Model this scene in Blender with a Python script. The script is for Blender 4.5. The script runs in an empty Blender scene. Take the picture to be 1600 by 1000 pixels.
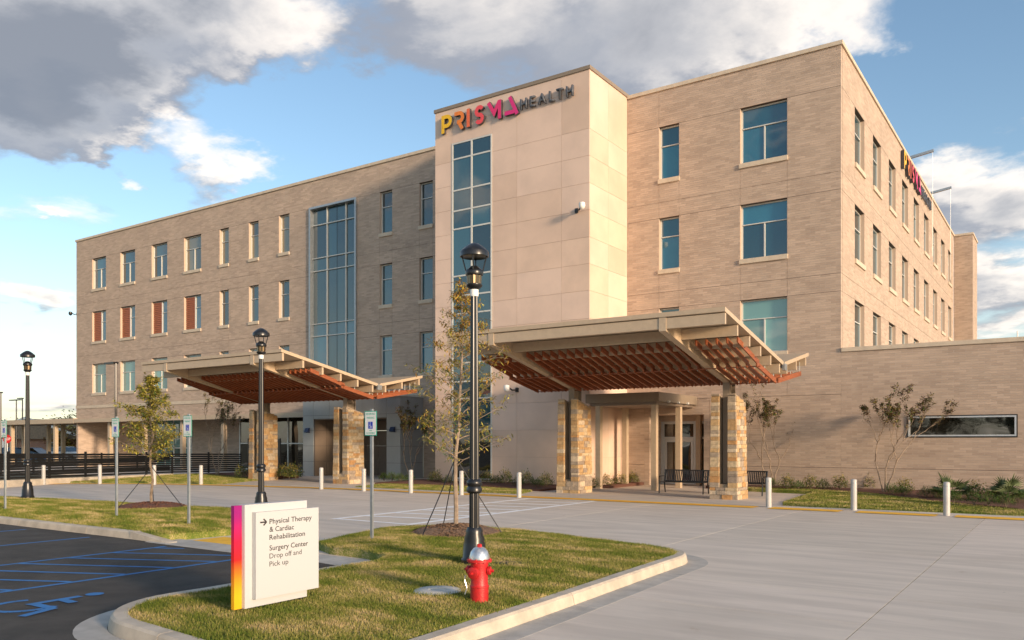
import bpy, bmesh, math, random
import numpy as np
from mathutils import Vector, Matrix
random.seed(7); np.random.seed(7)
R = math.radians
S = bpy.context.scene
COL = S.collection
# ---------------------------------------------------------------- camera
# world: X along the front wall, Y into the building, origin at the building's front corner
CAMX, CAMY, CAMZ = 7.70, -34.69, 2.0
F, CXP, HYP = 1286.0, 800.0, 690.0
cd = bpy.data.cameras.new('Camera'); cam = bpy.data.objects.new('Camera', cd); COL.objects.link(cam)
cam.location = (CAMX, CAMY, CAMZ); cam.rotation_euler = (R(90), 0, R(34.31))
cd.sensor_width = 36; cd.lens = 36*F/1600; cd.shift_y = (HYP-500)/1600; cd.clip_end = 3000
S.camera = cam
# ---------------------------------------------------------------- sun and sky
SUN_EL, SUN_AZ = R(11.0), R(16.0)          # low sun from +X, slightly in front of the facade
sv = Vector((math.cos(SUN_EL)*math.cos(SUN_AZ), -math.cos(SUN_EL)*math.sin(SUN_AZ), math.sin(SUN_EL)))
sl = bpy.data.lights.new('Sun', 'SUN'); sl.energy = 1.85; sl.angle = R(7.0); sl.color = (1.0, .75, .52)
so = bpy.data.objects.new('Sun', sl); COL.objects.link(so); so.rotation_euler = sv.to_track_quat('Z', 'Y').to_euler()
S.view_settings.view_transform = 'Standard'; S.view_settings.look = 'None'
S.view_settings.exposure = 1.42; S.view_settings.gamma = 1.0
w = bpy.data.worlds.new('World'); S.world = w; w.use_nodes = True
NT = w.node_tree; NT.nodes.clear()
def nd(nt, t, **k):
    n = nt.nodes.new(t)
    for a, b in k.items():
        if a.startswith('i_'):
            key = a[2:]; n.inputs[int(key) if key.isdigit() else key].default_value = b
        else: setattr(n, a, b)
    return n
def mth(nt, op, a, b=None, c=None):
    n = nt.nodes.new('ShaderNodeMath'); n.operation = op
    for i, v in enumerate((a, b, c)):
        if v is None: continue
        if isinstance(v, (int, float)): n.inputs[i].default_value = v
        else: nt.links.new(v, n.inputs[i])
    return n.outputs[0]
def vmth(nt, op, a, b=None):
    n = nt.nodes.new('ShaderNodeVectorMath'); n.operation = op
    for i, v in enumerate((a, b)):
        if v is None: continue
        if isinstance(v, (tuple, list)): n.inputs[i].default_value = v
        else: nt.links.new(v, n.inputs[i])
    return n.outputs['Value'] if op in ('LENGTH', 'DOT_PRODUCT', 'DISTANCE') else n.outputs[0]
def sstep(nt, v, a, b):
    n = nd(nt, 'ShaderNodeMapRange', interpolation_type='SMOOTHSTEP'); nt.links.new(v, n.inputs[0])
    n.inputs[1].default_value = a; n.inputs[2].default_value = b; return n.outputs[0]
def mixc(nt, f, a, b):
    n = nd(nt, 'ShaderNodeMix', data_type='RGBA')
    for i, v in ((0, f), (6, a), (7, b)):
        if isinstance(v, (int, float, tuple, list)): n.inputs[i].default_value = v
        else: nt.links.new(v, n.inputs[i])
    return n.outputs[2]
sky = nd(NT, 'ShaderNodeTexSky', sky_type='NISHITA'); sky.sun_disc = False
sky.sun_elevation = SUN_EL; sky.sun_rotation = R(90)+SUN_AZ; sky.altitude = 50; sky.air_density = 1.0; sky.dust_density = .7; sky.ozone_density = 1.6
tc = nd(NT, 'ShaderNodeTexCoord'); dirv = vmth(NT, 'NORMALIZE', tc.outputs['Generated'])
sx = nd(NT, 'ShaderNodeSeparateXYZ'); NT.links.new(dirv, sx.inputs[0])
zz = mth(NT, 'MAXIMUM', sx.outputs[2], 0.0)
inv = mth(NT, 'DIVIDE', 1.0, mth(NT, 'ADD', zz, 0.16))
cp = nd(NT, 'ShaderNodeCombineXYZ')
NT.links.new(mth(NT, 'MULTIPLY', sx.outputs[0], inv), cp.inputs[0]); NT.links.new(mth(NT, 'MULTIPLY', sx.outputs[1], inv), cp.inputs[1])
P2 = cp.outputs[0]
def pix_p(px, py):                        # photograph pixel -> point on the cloud layer
    r = (px-CXP)/F; v = Vector((r*.826-.5636, r*.5636+.826, (HYP-py)/F)).normalized()
    k = 1/(max(v.z, 0)+.16); return (v.x*k, v.y*k, 0)
def cloud_density(pv):
    a = nd(NT, 'ShaderNodeTexNoise', i_Scale=1.9, i_Detail=9.0, i_Roughness=.58, i_Distortion=.25); NT.links.new(pv, a.inputs['Vector'])
    d = a.outputs[0]
    warp = nd(NT, 'ShaderNodeTexNoise', i_Scale=3.2, i_Detail=6.0, i_Roughness=.6); NT.links.new(pv, warp.inputs['Vector'])
    wv = vmth(NT, 'SUBTRACT', warp.outputs['Color'], (.5, .5, .5)); wv = vmth(NT, 'MULTIPLY', wv, (.55, .55, 0))
    pw = vmth(NT, 'ADD', pv, wv)
    for px, py, rad, amp in BLOBS:
        q = pix_p(px, py); dist = vmth(NT, 'DISTANCE', pw, q)
        d = mth(NT, 'ADD', d, mth(NT, 'MULTIPLY', sstep(NT, dist, rad, 0.0), amp))
    return d
BLOBS = [(70, 60, .45, .16), (30, 200, .3, .12), (1560, 430, .3, .14), (480, 330, .30, -.2), (640, 250, .25, -.15), (30, 120, .50, .40), (190, 40, .40, .26), (560, 10, .35, .2), (120, 205, .22, .18), (900, 30, .50, .24), (720, 70, .35, .15), (1150, 60, .4, .20), (150, 262, .09, .16), (75, 335, .06, .14), (205, 290, .07, .16), (440, 100, .10, .12), (1400, 70, .12, .14), (370, 260, .19, .22), (340, 300, .16, .14),
         (1530, 330, .45, .34), (1580, 450, .6, .34), (1450, 280, .2, .14), (40, 455, .30, .32), (560, 200, .3, -.2), (400, 130, .25, -.12), (1420, 150, .3, -.22), (250, 420, .5, -.25), (1550, 130, .3, -.15)]
dens = cloud_density(P2)
densl = cloud_density(vmth(NT, 'ADD', P2, (.16, -.03, 0)))
mask = sstep(NT, dens, .53, .72)
lit = sstep(NT, mth(NT, 'SUBTRACT', dens, densl), -.10, .14)
thick = sstep(NT, dens, .66, .92)
sd = sstep(NT, vmth(NT, 'DOT_PRODUCT', dirv, tuple(sv)), -.35, .95)
ccol = mixc(NT, lit, mixc(NT, sd, (1.15, 1.22, 1.42, 1), (7.5, 6.6, 5.7, 1)), mixc(NT, sd, (3.9, 3.55, 3.2, 1), (12.5, 10.5, 8.2, 1)))
ccol = mixc(NT, mth(NT, 'MULTIPLY', thick, .85), ccol, mixc(NT, sd, (1.55, 1.58, 1.7, 1), (7.0, 6.1, 5.2, 1)))
thick2 = sstep(NT, dens, .84, 1.12)
ccol = mixc(NT, mth(NT, 'MULTIPLY', thick2, .75), ccol, mixc(NT, sd, (.62, .70, .88, 1), (5.0, 4.4, 3.8, 1)))
hz = sstep(NT, sx.outputs[2], .26, .0)
skyb = nd(NT, 'ShaderNodeMix', data_type='RGBA', blend_type='MULTIPLY', i_0=1.0); NT.links.new(sky.outputs[0], skyb.inputs[6]); skyb.inputs[7].default_value = (.74, .755, .755, 1)
skyc = mixc(NT, mth(NT, 'MULTIPLY', hz, .5), skyb.outputs[2], (3.0, 2.9, 2.75, 1))
fin = mixc(NT, mth(NT, 'MULTIPLY', mask, .93), skyc, ccol)
bg = nd(NT, 'ShaderNodeBackground', i_Strength=.12); NT.links.new(fin, bg.inputs[0])
wo = nd(NT, 'ShaderNodeOutputWorld'); NT.links.new(bg.outputs[0], wo.inputs[0])
# ---------------------------------------------------------------- pixel helpers
def pdir(px):
    r = (px-CXP)/F; return (r*.826-.5636, r*.5636+.826)
def g(px, py, z=0.0):
    s = (CAMZ-z)*F/(py-HYP); a = pdir(px); return (CAMX+a[0]*s, CAMY+a[1]*s, z)
def atdepth(px, py, s):
    a = pdir(px); return (CAMX+a[0]*s, CAMY+a[1]*s, CAMZ+(HYP-py)/F*s)
# ---------------------------------------------------------------- materials
MATS = {}
def mat(name, col, rough=.7, metal=0.0, var=0.0, vscale=6.0, bump=0.0, bscale=40.0, spec=.5, col2=None, stretch=None, ior=None, detail=5.0):
    if name in MATS: return MATS[name]
    m = bpy.data.materials.new(name); m.use_nodes = True; nt = m.node_tree
    b = nt.nodes['Principled BSDF']; b.inputs['Roughness'].default_value = rough; b.inputs['Metallic'].default_value = metal
    b.inputs['Specular IOR Level'].default_value = spec
    if ior: b.inputs['IOR'].default_value = ior
    c = (*col, 1)
    geo = nd(nt, 'ShaderNodeNewGeometry'); pos = geo.outputs['Position']
    if stretch: pos = vmth(nt, 'MULTIPLY', pos, stretch)
    if var or col2:
        n = nd(nt, 'ShaderNodeTexNoise', i_Scale=vscale, i_Detail=detail, i_Roughness=.6); nt.links.new(pos, n.inputs['Vector'])
        f = sstep(nt, n.outputs[0], .3, .7)
        c2 = (*col2, 1) if col2 else tuple(min(1, x*(1+var)) for x in col)+(1,)
        c1 = c if col2 else tuple(x*(1-var) for x in col)+(1,)
        nt.links.new(mixc(nt, f, c1, c2), b.inputs['Base Color'])
    else: b.inputs['Base Color'].default_value = c
    if bump:
        n2 = nd(nt, 'ShaderNodeTexNoise', i_Scale=bscale, i_Detail=4.0); nt.links.new(pos, n2.inputs['Vector'])
        bp = nd(nt, 'ShaderNodeBump', i_Strength=bump, i_Distance=.02); nt.links.new(n2.outputs[0], bp.inputs['Height']); nt.links.new(bp.outputs[0], b.inputs['Normal'])
    MATS[name] = m; return m
def brick_mat(name, c1, c2, mortar):
    m = bpy.data.materials.new(name); m.use_nodes = True; nt = m.node_tree; b = nt.nodes['Principled BSDF']; b.inputs['Roughness'].default_value = .85
    geo = nd(nt, 'ShaderNodeNewGeometry'); s = nd(nt, 'ShaderNodeSeparateXYZ'); nt.links.new(geo.outputs['Position'], s.inputs[0])
    cb = nd(nt, 'ShaderNodeCombineXYZ'); nt.links.new(mth(nt, 'ADD', s.outputs[0], s.outputs[1]), cb.inputs[0]); nt.links.new(s.outputs[2], cb.inputs[1])
    br = nd(nt, 'ShaderNodeTexBrick', offset=.5, i_Scale=1.0)
    br.inputs['Brick Width'].default_value = .40; br.inputs['Row Height'].default_value = .0935; br.inputs['Mortar Size'].default_value = .007; br.inputs['Mortar Smooth'].default_value = .2; br.inputs['Bias'].default_value = 0
    br.inputs['Color1'].default_value = (*c1, 1); br.inputs['Color2'].default_value = (*c2, 1); br.inputs['Mortar'].default_value = (*mortar, 1)
    nt.links.new(cb.outputs[0], br.inputs['Vector'])
    n = nd(nt, 'ShaderNodeTexNoise', i_Scale=.5, i_Detail=5.0, i_Roughness=.65); nt.links.new(vmth(nt, 'MULTIPLY', geo.outputs['Position'], (1, 1, 2.2)), n.inputs['Vector'])
    mul = nd(nt, 'ShaderNodeMix', data_type='RGBA', blend_type='MULTIPLY', i_0=1.0); nt.links.new(br.outputs[0], mul.inputs[6])
    nt.links.new(mixc(nt, sstep(nt, n.outputs[0], .3, .72), (.91, .905, .90, 1), (1.07, 1.06, 1.05, 1)), mul.inputs[7])
    # scattered pale bricks
    sc = nd(nt, 'ShaderNodeTexBrick', offset=.5, i_Scale=1.0); nt.links.new(cb.outputs[0], sc.inputs['Vector'])
    for k_, v_ in (('Brick Width', .40), ('Row Height', .0935), ('Mortar Size', .007), ('Color1', (0, 0, 0, 1)), ('Color2', (1, 1, 1, 1)), ('Mortar', (.3, .3, .3, 1))): sc.inputs[k_].default_value = v_
    n3 = nd(nt, 'ShaderNodeTexNoise', i_Scale=.8, i_Detail=3.0); nt.links.new(geo.outputs['Position'], n3.inputs['Vector'])
    pale = mth(nt, 'MULTIPLY', sstep(nt, sc.outputs[0], .80, .92), sstep(nt, n3.outputs[0], .45, .65))
    c = mixc(nt, mth(nt, 'MULTIPLY', pale, .32), mul.outputs[2], (.70, .57, .45, 1))
    nt.links.new(c, b.inputs['Base Color'])
    h = mth(nt, 'ADD', mth(nt, 'MULTIPLY', br.outputs['Fac'], -1.0), mth(nt, 'MULTIPLY', sc.outputs[0], .35))
    bp = nd(nt, 'ShaderNodeBump', i_Strength=.75, i_Distance=.012); nt.links.new(h, bp.inputs['Height']); nt.links.new(bp.outputs[0], b.inputs['Normal'])
    MATS[name] = m; return m
BRICK = brick_mat('brick', (.56, .43, .33), (.43, .325, .248), (.50, .41, .335))
def glass_mat(name, base, rough=.03):
    m = bpy.data.materials.new(name); m.use_nodes = True; nt = m.node_tree; b = nt.nodes['Principled BSDF']; b.inputs['Roughness'].default_value = rough; b.inputs['IOR'].default_value = 2.1
    oi = nd(nt, 'ShaderNodeObjectInfo'); nt.links.new(mixc(nt, oi.outputs['Random'], tuple(x*.4 for x in base)+(1,), tuple(min(1, x*1.9) for x in base)+(1,)), b.inputs['Base Color'])
    pos = nd(nt, 'ShaderNodeNewGeometry').outputs['Position']; n = nd(nt, 'ShaderNodeTexNoise', i_Scale=.9, i_Detail=1.0); n.noise_dimensions = '4D'; nt.links.new(pos, n.inputs['Vector']); nt.links.new(mth(nt, 'MULTIPLY', oi.outputs['Random'], 20.0), n.inputs['W'])
    bp = nd(nt, 'ShaderNodeBump', i_Strength=.5, i_Distance=.02); nt.links.new(n.outputs[0], bp.inputs['Height']); nt.links.new(bp.outputs[0], b.inputs['Normal'])
    MATS[name] = m; return m
G_DARK = glass_mat('glass_dark', (.014, .05, .065)); G_TEAL = glass_mat('glass_teal', (.10, .22, .21)); G_WARM_REFL = glass_mat('glass_warm_reflection', (.22, .19, .11)); G_BLUE = glass_mat('glass_blue', (.012, .08, .125)); G_BLACK = glass_mat('glass_black', (.012, .011, .008))  # warm glass has bright cloud reflections painted into its base colour
TAN = mat('tan_metal', (.50, .385, .265), .45, var=.05); TAND = mat('taupe_metal', (.26, .205, .15), .5, var=.05)
STONE_TRIM = mat('precast', (.60, .50, .38), .8, var=.08, vscale=3)
PANEL = mat('stone_panel', (.72, .54, .43), .55, var=.08, vscale=.45, bump=.08, bscale=9)
PANEL2 = mat('stone_panel_b', (.72, .53, .405), .55, var=.08, vscale=.6, bump=.08, bscale=9)
PANEL3 = mat('stone_panel_c', (.68, .50, .385), .55, var=.08, vscale=.5, bump=.08, bscale=9)
SILVER = mat('silver_frame', (.62, .64, .65), .35, metal=.4); FRAMEW = mat('pale_frame', (.62, .62, .58), .4); GRAYP = mat('gray_panel', (.36, .38, .39), .4, metal=.2, var=.05, vscale=1)
BROWNP = mat('brown_panel', (.20, .155, .12), .45, var=.06, vscale=1)
BLACKM = mat('black_metal', (.012, .012, .013), .32, spec=.6); DARKJ = mat('joint_dark', (.10, .075, .055), .9); LIGHTJ = mat('joint_light', (.56, .43, .33), .9)
SLAT = mat('cedar_slat', (.28, .082, .032), .45, var=.2, vscale=3, stretch=(6, .6, 6)); DECKM = mat('deck_underside', (.30, .29, .27), .5)
def conc_mat(name, col):
    m = bpy.data.materials.new(name); m.use_nodes = True; nt = m.node_tree; b = nt.nodes['Principled BSDF']; b.inputs['Roughness'].default_value = .85; b.inputs['Specular IOR Level'].default_value = .3
    pos = nd(nt, 'ShaderNodeNewGeometry').outputs['Position']
    def nz(sc, st, det=5.0):
        n = nd(nt, 'ShaderNodeTexNoise', i_Scale=sc, i_Detail=det, i_Roughness=.62); nt.links.new(vmth(nt, 'MULTIPLY', pos, st), n.inputs['Vector']); return n.outputs[0]
    c = mixc(nt, sstep(nt, nz(1.1, (.35, 2.2, 1)), .3, .7), tuple(x*.88 for x in col)+(1,), tuple(x*1.08 for x in col)+(1,))
    c = mixc(nt, mth(nt, 'MULTIPLY', sstep(nt, nz(.33, (1, 1.4, 1)), .50, .72), .35), c, tuple(x*y for x, y in zip(col, (.74, .72, .70)))+(1,))
    c = mixc(nt, mth(nt, 'MULTIPLY', sstep(nt, nz(1.7, (1, 1, 1), 7.0), .64, .74), .5), c, tuple(x*y for x, y in zip(col, (.68, .60, .50)))+(1,))
    v = nd(nt, 'ShaderNodeTexVoronoi', i_Scale=1.5); nt.links.new(pos, v.inputs['Vector'])
    c = mixc(nt, mth(nt, 'MULTIPLY', sstep(nt, v.outputs['Distance'], .035, .015), .7), c, (.10, .085, .07, 1))
    nt.links.new(c, b.inputs['Base Color']); bp = nd(nt, 'ShaderNodeBump', i_Strength=.2, i_Distance=.01); nt.links.new(nz(25.0, (.4, 3, 1), 3.0), bp.inputs['Height']); nt.links.new(bp.outputs[0], b.inputs['Normal'])
    MATS[name] = m; return m
CONC = conc_mat('concrete', (.64, .56, .475)); CONCB = conc_mat('concrete_b', (.61, .535, .45)); CONCC = conc_mat('concrete_c', (.66, .575, .49))
KERB = mat('kerb_concrete', (.52, .45, .36), .85, var=.16, vscale=2.5, bump=.2, bscale=50); GUTTER = mat('gutter_concrete', (.42, .40, .365), .85, var=.14, vscale=2.5, bump=.2, bscale=50)
ASPH = mat('asphalt', (.030, .027, .025), .85, col2=(.062, .055, .049), vscale=1.4, detail=15.0, bump=.8, bscale=120); SOIL = mat('soil', (.12, .10, .05), .95, var=.3, vscale=2)
MULCH = mat('mulch', (.10, .042, .026), .95, bump=1.0, bscale=30, col2=(.17, .075, .05), vscale=22); STRAW = mat('straw_mulch', (.12, .07, .045), .95, bump=1.0, bscale=40, col2=(.24, .155, .10), vscale=25)
BLUEP = mat('blue_paint', (.02, .16, .42), .7, var=.15, vscale=4); WHITEP = mat('white_paint', (.95, .95, .94), .7, var=.08, vscale=3); YELP = mat('yellow_paint', (.92, .50, .03), .7, var=.1, vscale=3)
SIGNW = mat('sign_white', (.52, .525, .53), .45); SIGNG = mat('sign_gray', (.6, .6, .6), .5); INK = mat('sign_ink', (.035, .03, .03), .5); GALV = mat('galvanized', (.42, .44, .45), .4, metal=.7, var=.1, vscale=8)
GREENP = mat('sign_green', (.02, .36, .25), .5); BLUES = mat('sign_blue', (.01, .04, .45), .5); PLAINW = mat('plain_white', (.78, .78, .75), .5); REDH = mat('hydrant_red', (.56, .014, .017), .42, col2=(.40, .02, .02), vscale=24, detail=9.0, bump=.15, bscale=60)
CHROME = mat('hydrant_silver', (.62, .64, .66), .3, metal=.8, var=.1, vscale=14); BOLL = mat('bollard_white', (.46, .45, .43), .5, var=.06, vscale=5); BARK = mat('bark', (.22, .165, .115), .9, var=.25, vscale=14, bump=.5); BARKP = mat('bark_pale', (.29, .22, .16), .85, var=.25, vscale=10)
def leafm(n, c, v=.35): return mat(n, c, .6, var=v, vscale=5.0, spec=.3)
LEAF_OAK = leafm('leaf_olive', (.34, .30, .05)); LEAF_WIL = leafm('leaf_willow', (.36, .30, .055), .45); LEAF_ORG = leafm('leaf_orange', (.42, .23, .05)); LEAF_MYR = leafm('leaf_myrtle', (.12, .07, .04), .5); LEAF_GRN = leafm('leaf_green', (.075, .135, .025)); LEAF_SHR = leafm('leaf_shrub', (.13, .14, .035)); LEAF_YEL = leafm('leaf_shrub_tips', (.36, .29, .07)); LEAF_PALM = leafm('leaf_palm', (.10, .13, .05)); LEAF_FAR = leafm('leaf_far', (.06, .075, .03)); LEAF_FARO = leafm('leaf_far_orange', (.22, .12, .025))
def grass_mat():
    m = bpy.data.materials.new('grass_blades'); m.use_nodes = True; nt = m.node_tree; b = nt.nodes['Principled BSDF']; b.inputs['Roughness'].default_value = .75; b.inputs['Specular IOR Level'].default_value = .15
    geo = nd(nt, 'ShaderNodeNewGeometry')
    n = nd(nt, 'ShaderNodeTexNoise', i_Scale=1.15, i_Detail=5.0, i_Roughness=.65); nt.links.new(vmth(nt, 'MULTIPLY', geo.outputs['Position'], (.75, 1.5, .2)), n.inputs['Vector'])
    n2 = nd(nt, 'ShaderNodeTexNoise', i_Scale=45.0, i_Detail=1.0); nt.links.new(geo.outputs['Position'], n2.inputs['Vector'])
    f = mth(nt, 'ADD', n.outputs[0], mth(nt, 'MULTIPLY', mth(nt, 'SUBTRACT', n2.outputs[0], .5), .55))
    c = mixc(nt, sstep(nt, f, .39, .56), (.115, .155, .022, 1), (.27, .25, .065, 1))
    c = mixc(nt, sstep(nt, f, .53, .68), c, (.52, .39, .20, 1))
    nt.links.new(c, b.inputs['Base Color']); return m
GRASS = grass_mat()
STONES = [mat('stone_%d' % i, c, .85, var=.2, vscale=9, bump=.35, bscale=35) for i, c in enumerate([(.50, .335, .17), (.42, .265, .125), (.36, .285, .21), (.52, .40, .25), (.46, .25, .10), (.30, .235, .18), (.55, .44, .31)])]
MORTAR = mat('pier_mortar', (.30, .23, .155), .95)
# ---------------------------------------------------------------- mesh helpers
class MB:
    def __init__(s): s.v = []; s.f = []; s.m = []
    def add(s, vs, fs, mi=0):
        o = len(s.v); s.v += [tuple(v) for v in vs]; s.f += [tuple(i+o for i in f) for f in fs]; s.m += [mi]*len(fs); return s
    def box(s, x0, x1, y0, y1, z0, z1, mi=0):
        vs = [(x, y, z) for z in (z0, z1) for y in (y0, y1) for x in (x0, x1)]
        return s.add(vs, [(0, 2, 3, 1), (4, 5, 7, 6), (0, 1, 5, 4), (2, 6, 7, 3), (0, 4, 6, 2), (1, 3, 7, 5)], mi)
    def hexa(s, bot, top, mi=0):           # two quads, same winding
        return s.add(list(bot)+list(top), [(3, 2, 1, 0), (4, 5, 6, 7), (0, 1, 5, 4), (1, 2, 6, 5), (2, 3, 7, 6), (3, 0, 4, 7)], mi)
    def prism(s, pts, z0, z1, mi=0):
        n = len(pts); vs = [(p[0], p[1], z0) for p in pts]+[(p[0], p[1], z1) for p in pts]
        return s.add(vs, [tuple(range(n))[::-1], tuple(range(n, 2*n))]+[(i, (i+1) % n, n+(i+1) % n, n+i) for i in range(n)], mi)
    def tube(s, pts, rad, n=8, mi=0, cap=True):
        pts = [Vector(p) for p in pts]; rr = rad if isinstance(rad, (list, tuple)) else [rad]*len(pts); rings = []
        for i, p in enumerate(pts):
            d = (pts[min(i+1, len(pts)-1)]-pts[max(i-1, 0)]); d = d.normalized() if d.length > 1e-9 else Vector((0, 0, 1))
            a = d.cross(Vector((0, 0, 1)) if abs(d.z) < .9 else Vector((1, 0, 0))).normalized(); b = d.cross(a)
            rings.append([p+(a*math.cos(t)+b*math.sin(t))*rr[i] for t in [2*math.pi*k/n for k in range(n)]])
        vs = [v for r in rings for v in r]; fs = []
        for i in range(len(pts)-1):
            for k in range(n): fs.append((i*n+k, i*n+(k+1) % n, (i+1)*n+(k+1) % n, (i+1)*n+k))
        if cap: fs += [tuple(range(n))[::-1], tuple(range((len(pts)-1)*n, len(pts)*n))]
        return s.add(vs, fs, mi)
    def lathe(s, prof, n=20, c=(0, 0, 0), mi=0, flute=0.0):
        vs = []; fs = []
        for r, z in prof:
            for k in range(n):
                t = 2*math.pi*k/n; q = r*(1-flute*(k % 2)); vs.append((c[0]+q*math.cos(t), c[1]+q*math.sin(t), c[2]+z))
        for i in range(len(prof)-1):
            for k in range(n): fs.append((i*n+k, i*n+(k+1) % n, (i+1)*n+(k+1) % n, (i+1)*n+k))
        fs += [tuple(range(n))[::-1], tuple(range((len(prof)-1)*n, len(prof)*n))]
        return s.add(vs, fs, mi)
    def mesh(s, name, mats):
        me = bpy.data.meshes.new(name); me.from_pydata(s.v, [], s.f)
        for m in (mats if isinstance(mats, (list, tuple)) else [mats]): me.materials.append(m)
        if any(s.m): me.polygons.foreach_set('material_index', s.m)
        me.update(); return me
    def build(s, name, mats, parent=None, smooth=False, fix=True):
        me = s.mesh(name, mats)
        if fix:
            bm = bmesh.new(); bm.from_mesh(me); bmesh.ops.recalc_face_normals(bm, faces=bm.faces); bm.to_mesh(me); bm.free()
        if smooth:
            me.polygons.foreach_set('use_smooth', [True]*len(me.polygons)); me.set_sharp_from_angle(angle=R(38))
        return put(name, me, parent)
def put(name, me, parent=None, loc=None, rot=None, scale=None):
    o = bpy.data.objects.new(name, me); COL.objects.link(o)
    if parent: o.parent = parent
    if loc: o.location = loc
    if rot: o.rotation_euler = rot
    if scale: o.scale = scale
    return o
def tag(o, label, cat, group=None):
    o['label'] = label; o['category'] = cat
    if group: o['group'] = group
    return o
def root(name, loc, label, cat, group=None, rz=0):
    o = bpy.data.objects.new(name, None); COL.objects.link(o); o.location = loc; o.rotation_euler = (0, 0, rz); o.empty_display_size = .2
    return tag(o, label, cat, group)
def struct(o, kind='structure'): o['kind'] = kind; return o
def copy_tree(o, parent=None):
    c = o.copy(); COL.objects.link(c); c.parent = parent
    for ch in o.children: copy_tree(ch, c)
    return c
def arc(cx, cy, r, a0, a1, n=8): return [(cx+r*math.cos(R(a0+(a1-a0)*i/n)), cy+r*math.sin(R(a0+(a1-a0)*i/n))) for i in range(n+1)]
def text_obj(name, s, m, parent, loc, rot, height=None, width=None, ext=.002, spacing=1.0, bold=0.0):
    cu = bpy.data.curves.new(name, 'FONT'); cu.body = s; cu.extrude = 0; cu.size = 1; cu.space_character = spacing; cu.offset = bold; cu.resolution_u = 3
    t = bpy.data.objects.new(name, cu); COL.objects.link(t)
    dg = bpy.context.evaluated_depsgraph_get(); me = bpy.data.meshes.new_from_object(t.evaluated_get(dg))
    bpy.data.objects.remove(t); bpy.data.curves.remove(cu)
    n = len(me.vertices); co = np.empty(n*3); me.vertices.foreach_get('co', co); co = co.reshape(-1, 3)
    co[:, 0] -= co[:, 0].min(); w0 = co[:, 0].max()
    k = height/.70 if height else width/w0; kx = width/w0 if width else k
    co[:, 0] *= kx; co[:, 1] *= k; me.vertices.foreach_set('co', co.ravel()); me.materials.clear(); me.materials.append(m)
    bm = bmesh.new(); bm.from_mesh(me)
    if ext:
        r = bmesh.ops.extrude_face_region(bm, geom=bm.faces[:]); bmesh.ops.translate(bm, verts=[e for e in r['geom'] if isinstance(e, bmesh.types.BMVert)], vec=(0, 0, ext))
        bmesh.ops.recalc_face_normals(bm, faces=bm.faces)
    bm.to_mesh(me); bm.free(); me.update()
    return put(name, me, parent, loc, rot)
FRONT = (R(90), 0, 0); SIDE = (R(90), 0, R(90))
# ================================================================ GROUND
struct(MB().box(-900, 900, -700, 1200, -.6, -.08).build('ground', SOIL))
struct(MB().box(-75, 2.55, -75, -25.1, -.07, 0).build('parking_lot', ASPH))
drv = bpy.data.objects.new('driveway', None); COL.objects.link(drv); struct(drv)
MB().box(-36, 40, -60, -9.5, -.075, -.012).build('joint_bed', DARKJ, drv)
xs = [-36]+[5.8+4.6*k for k in range(-9, 8)]; ys = [-60]+[-9.5-4.6*k for k in range(10, -1, -1)]
for i in range(len(xs)-1):
    for j in range(len(ys)-1):
        x0, x1, y0, y1 = xs[i]+.006, xs[i+1]-.006, ys[j]+.006, ys[j+1]-.006
        if y1 < -25.2 and x1 < 2.6: continue
        if y0 < -25.1 and x0 < 2.6:
            if y1 > -25.0: MB().box(x0, x1, -25.09, y1, -.07, 0).build('concrete_slab', random.choice((CONC, CONCB, CONCC)), drv)
            if x1 > 2.6: MB().box(2.56, x1, y0, min(y1, -25.1), -.07, -.0005).build('concrete_slab', CONC, drv)
            continue
        MB().box(x0, x1, y0, y1, -.07, 0).build('concrete_slab', random.choice((CONC, CONCB, CONCC)), drv)
struct(MB().prism([(-36, -9.49), (40, -9.49), (40, .3), (-60, 4.5), (-60, -8), (-36, -8)], -.07, .008).build('walkway', CONC))
# painted markings
def stripe(mb, p, q, wd, z=.004):
    p = Vector(p); q = Vector(q); d = (q-p).normalized(); n = Vector((-d.y, d.x))*wd/2
    mb.add([(*(p+n), z), (*(p-n), z), (*(q-n), z), (*(q+n), z)], [(0, 1, 2, 3)])
m = MB()
for x in (-14.7, -12.0, -9.3, -6.6, -4.05): stripe(m, (x, -30.6), (x, -25.45), .1)
struct(m.build('stall_line_paint', BLUEP, fix=False))
m = MB()
for k in range(8):
    y = -30.5+k*.80; a = (-6.55, y); b = (-4.1, y+1.15)
    if b[1] > -25.45: b = (-6.55+(-25.45-y)*2.13, -25.45)
    if y > -25.6: continue
    stripe(m, a, b, .09, .0045)
struct(m.build('access_aisle_paint', BLUEP, fix=False))
m = MB()
ring = [(.33*math.cos(t), .33*math.sin(t)) for t in [R(150+i*20) for i in range(13)]]
wc = Vector((-2.85, -29.75)); ux = Vector((1, 0)); uy = Vector((0, 1))
def wp(a, b): return wc+ux*a*1.15+uy*b*1.15
for i in range(12): stripe(m, wp(*ring[i]), wp(*ring[i+1]), .1, .004+i*.0001)
for a, b in [((.0, .02), (-.02, .60)), ((.0, .08), (.40, .08)), ((.40, .10), (.56, -.30)), ((-.02, .38), (.28, .36))]: stripe(m, wp(*a), wp(*b), .12, .0056+.0003*len(m.f))
m.add([(*wp(-.02+.10*math.cos(t), .76+.10*math.sin(t)), .009) for t in [R(30*i) for i in range(12)]], [tuple(range(12))])
struct(m.build('accessible_symbol_paint', BLUEP, fix=False))
m = MB()
for a, b in [((-8.1, -19.74), (-8.1, -10.35)), ((-5.55, -19.74), (-5.55, -10.35))]: stripe(m, a, b, .22)
stripe(m, (-8.02, -19.66), (-5.63, -19.66), .15, .0045)
for k in range(8): stripe(m, (-7.98, -18.6+k*1.15), (-5.67, -18.2+k*1.15), .2, .0045)
struct(m.build('crosswalk_paint', WHITEP, fix=False))
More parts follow.
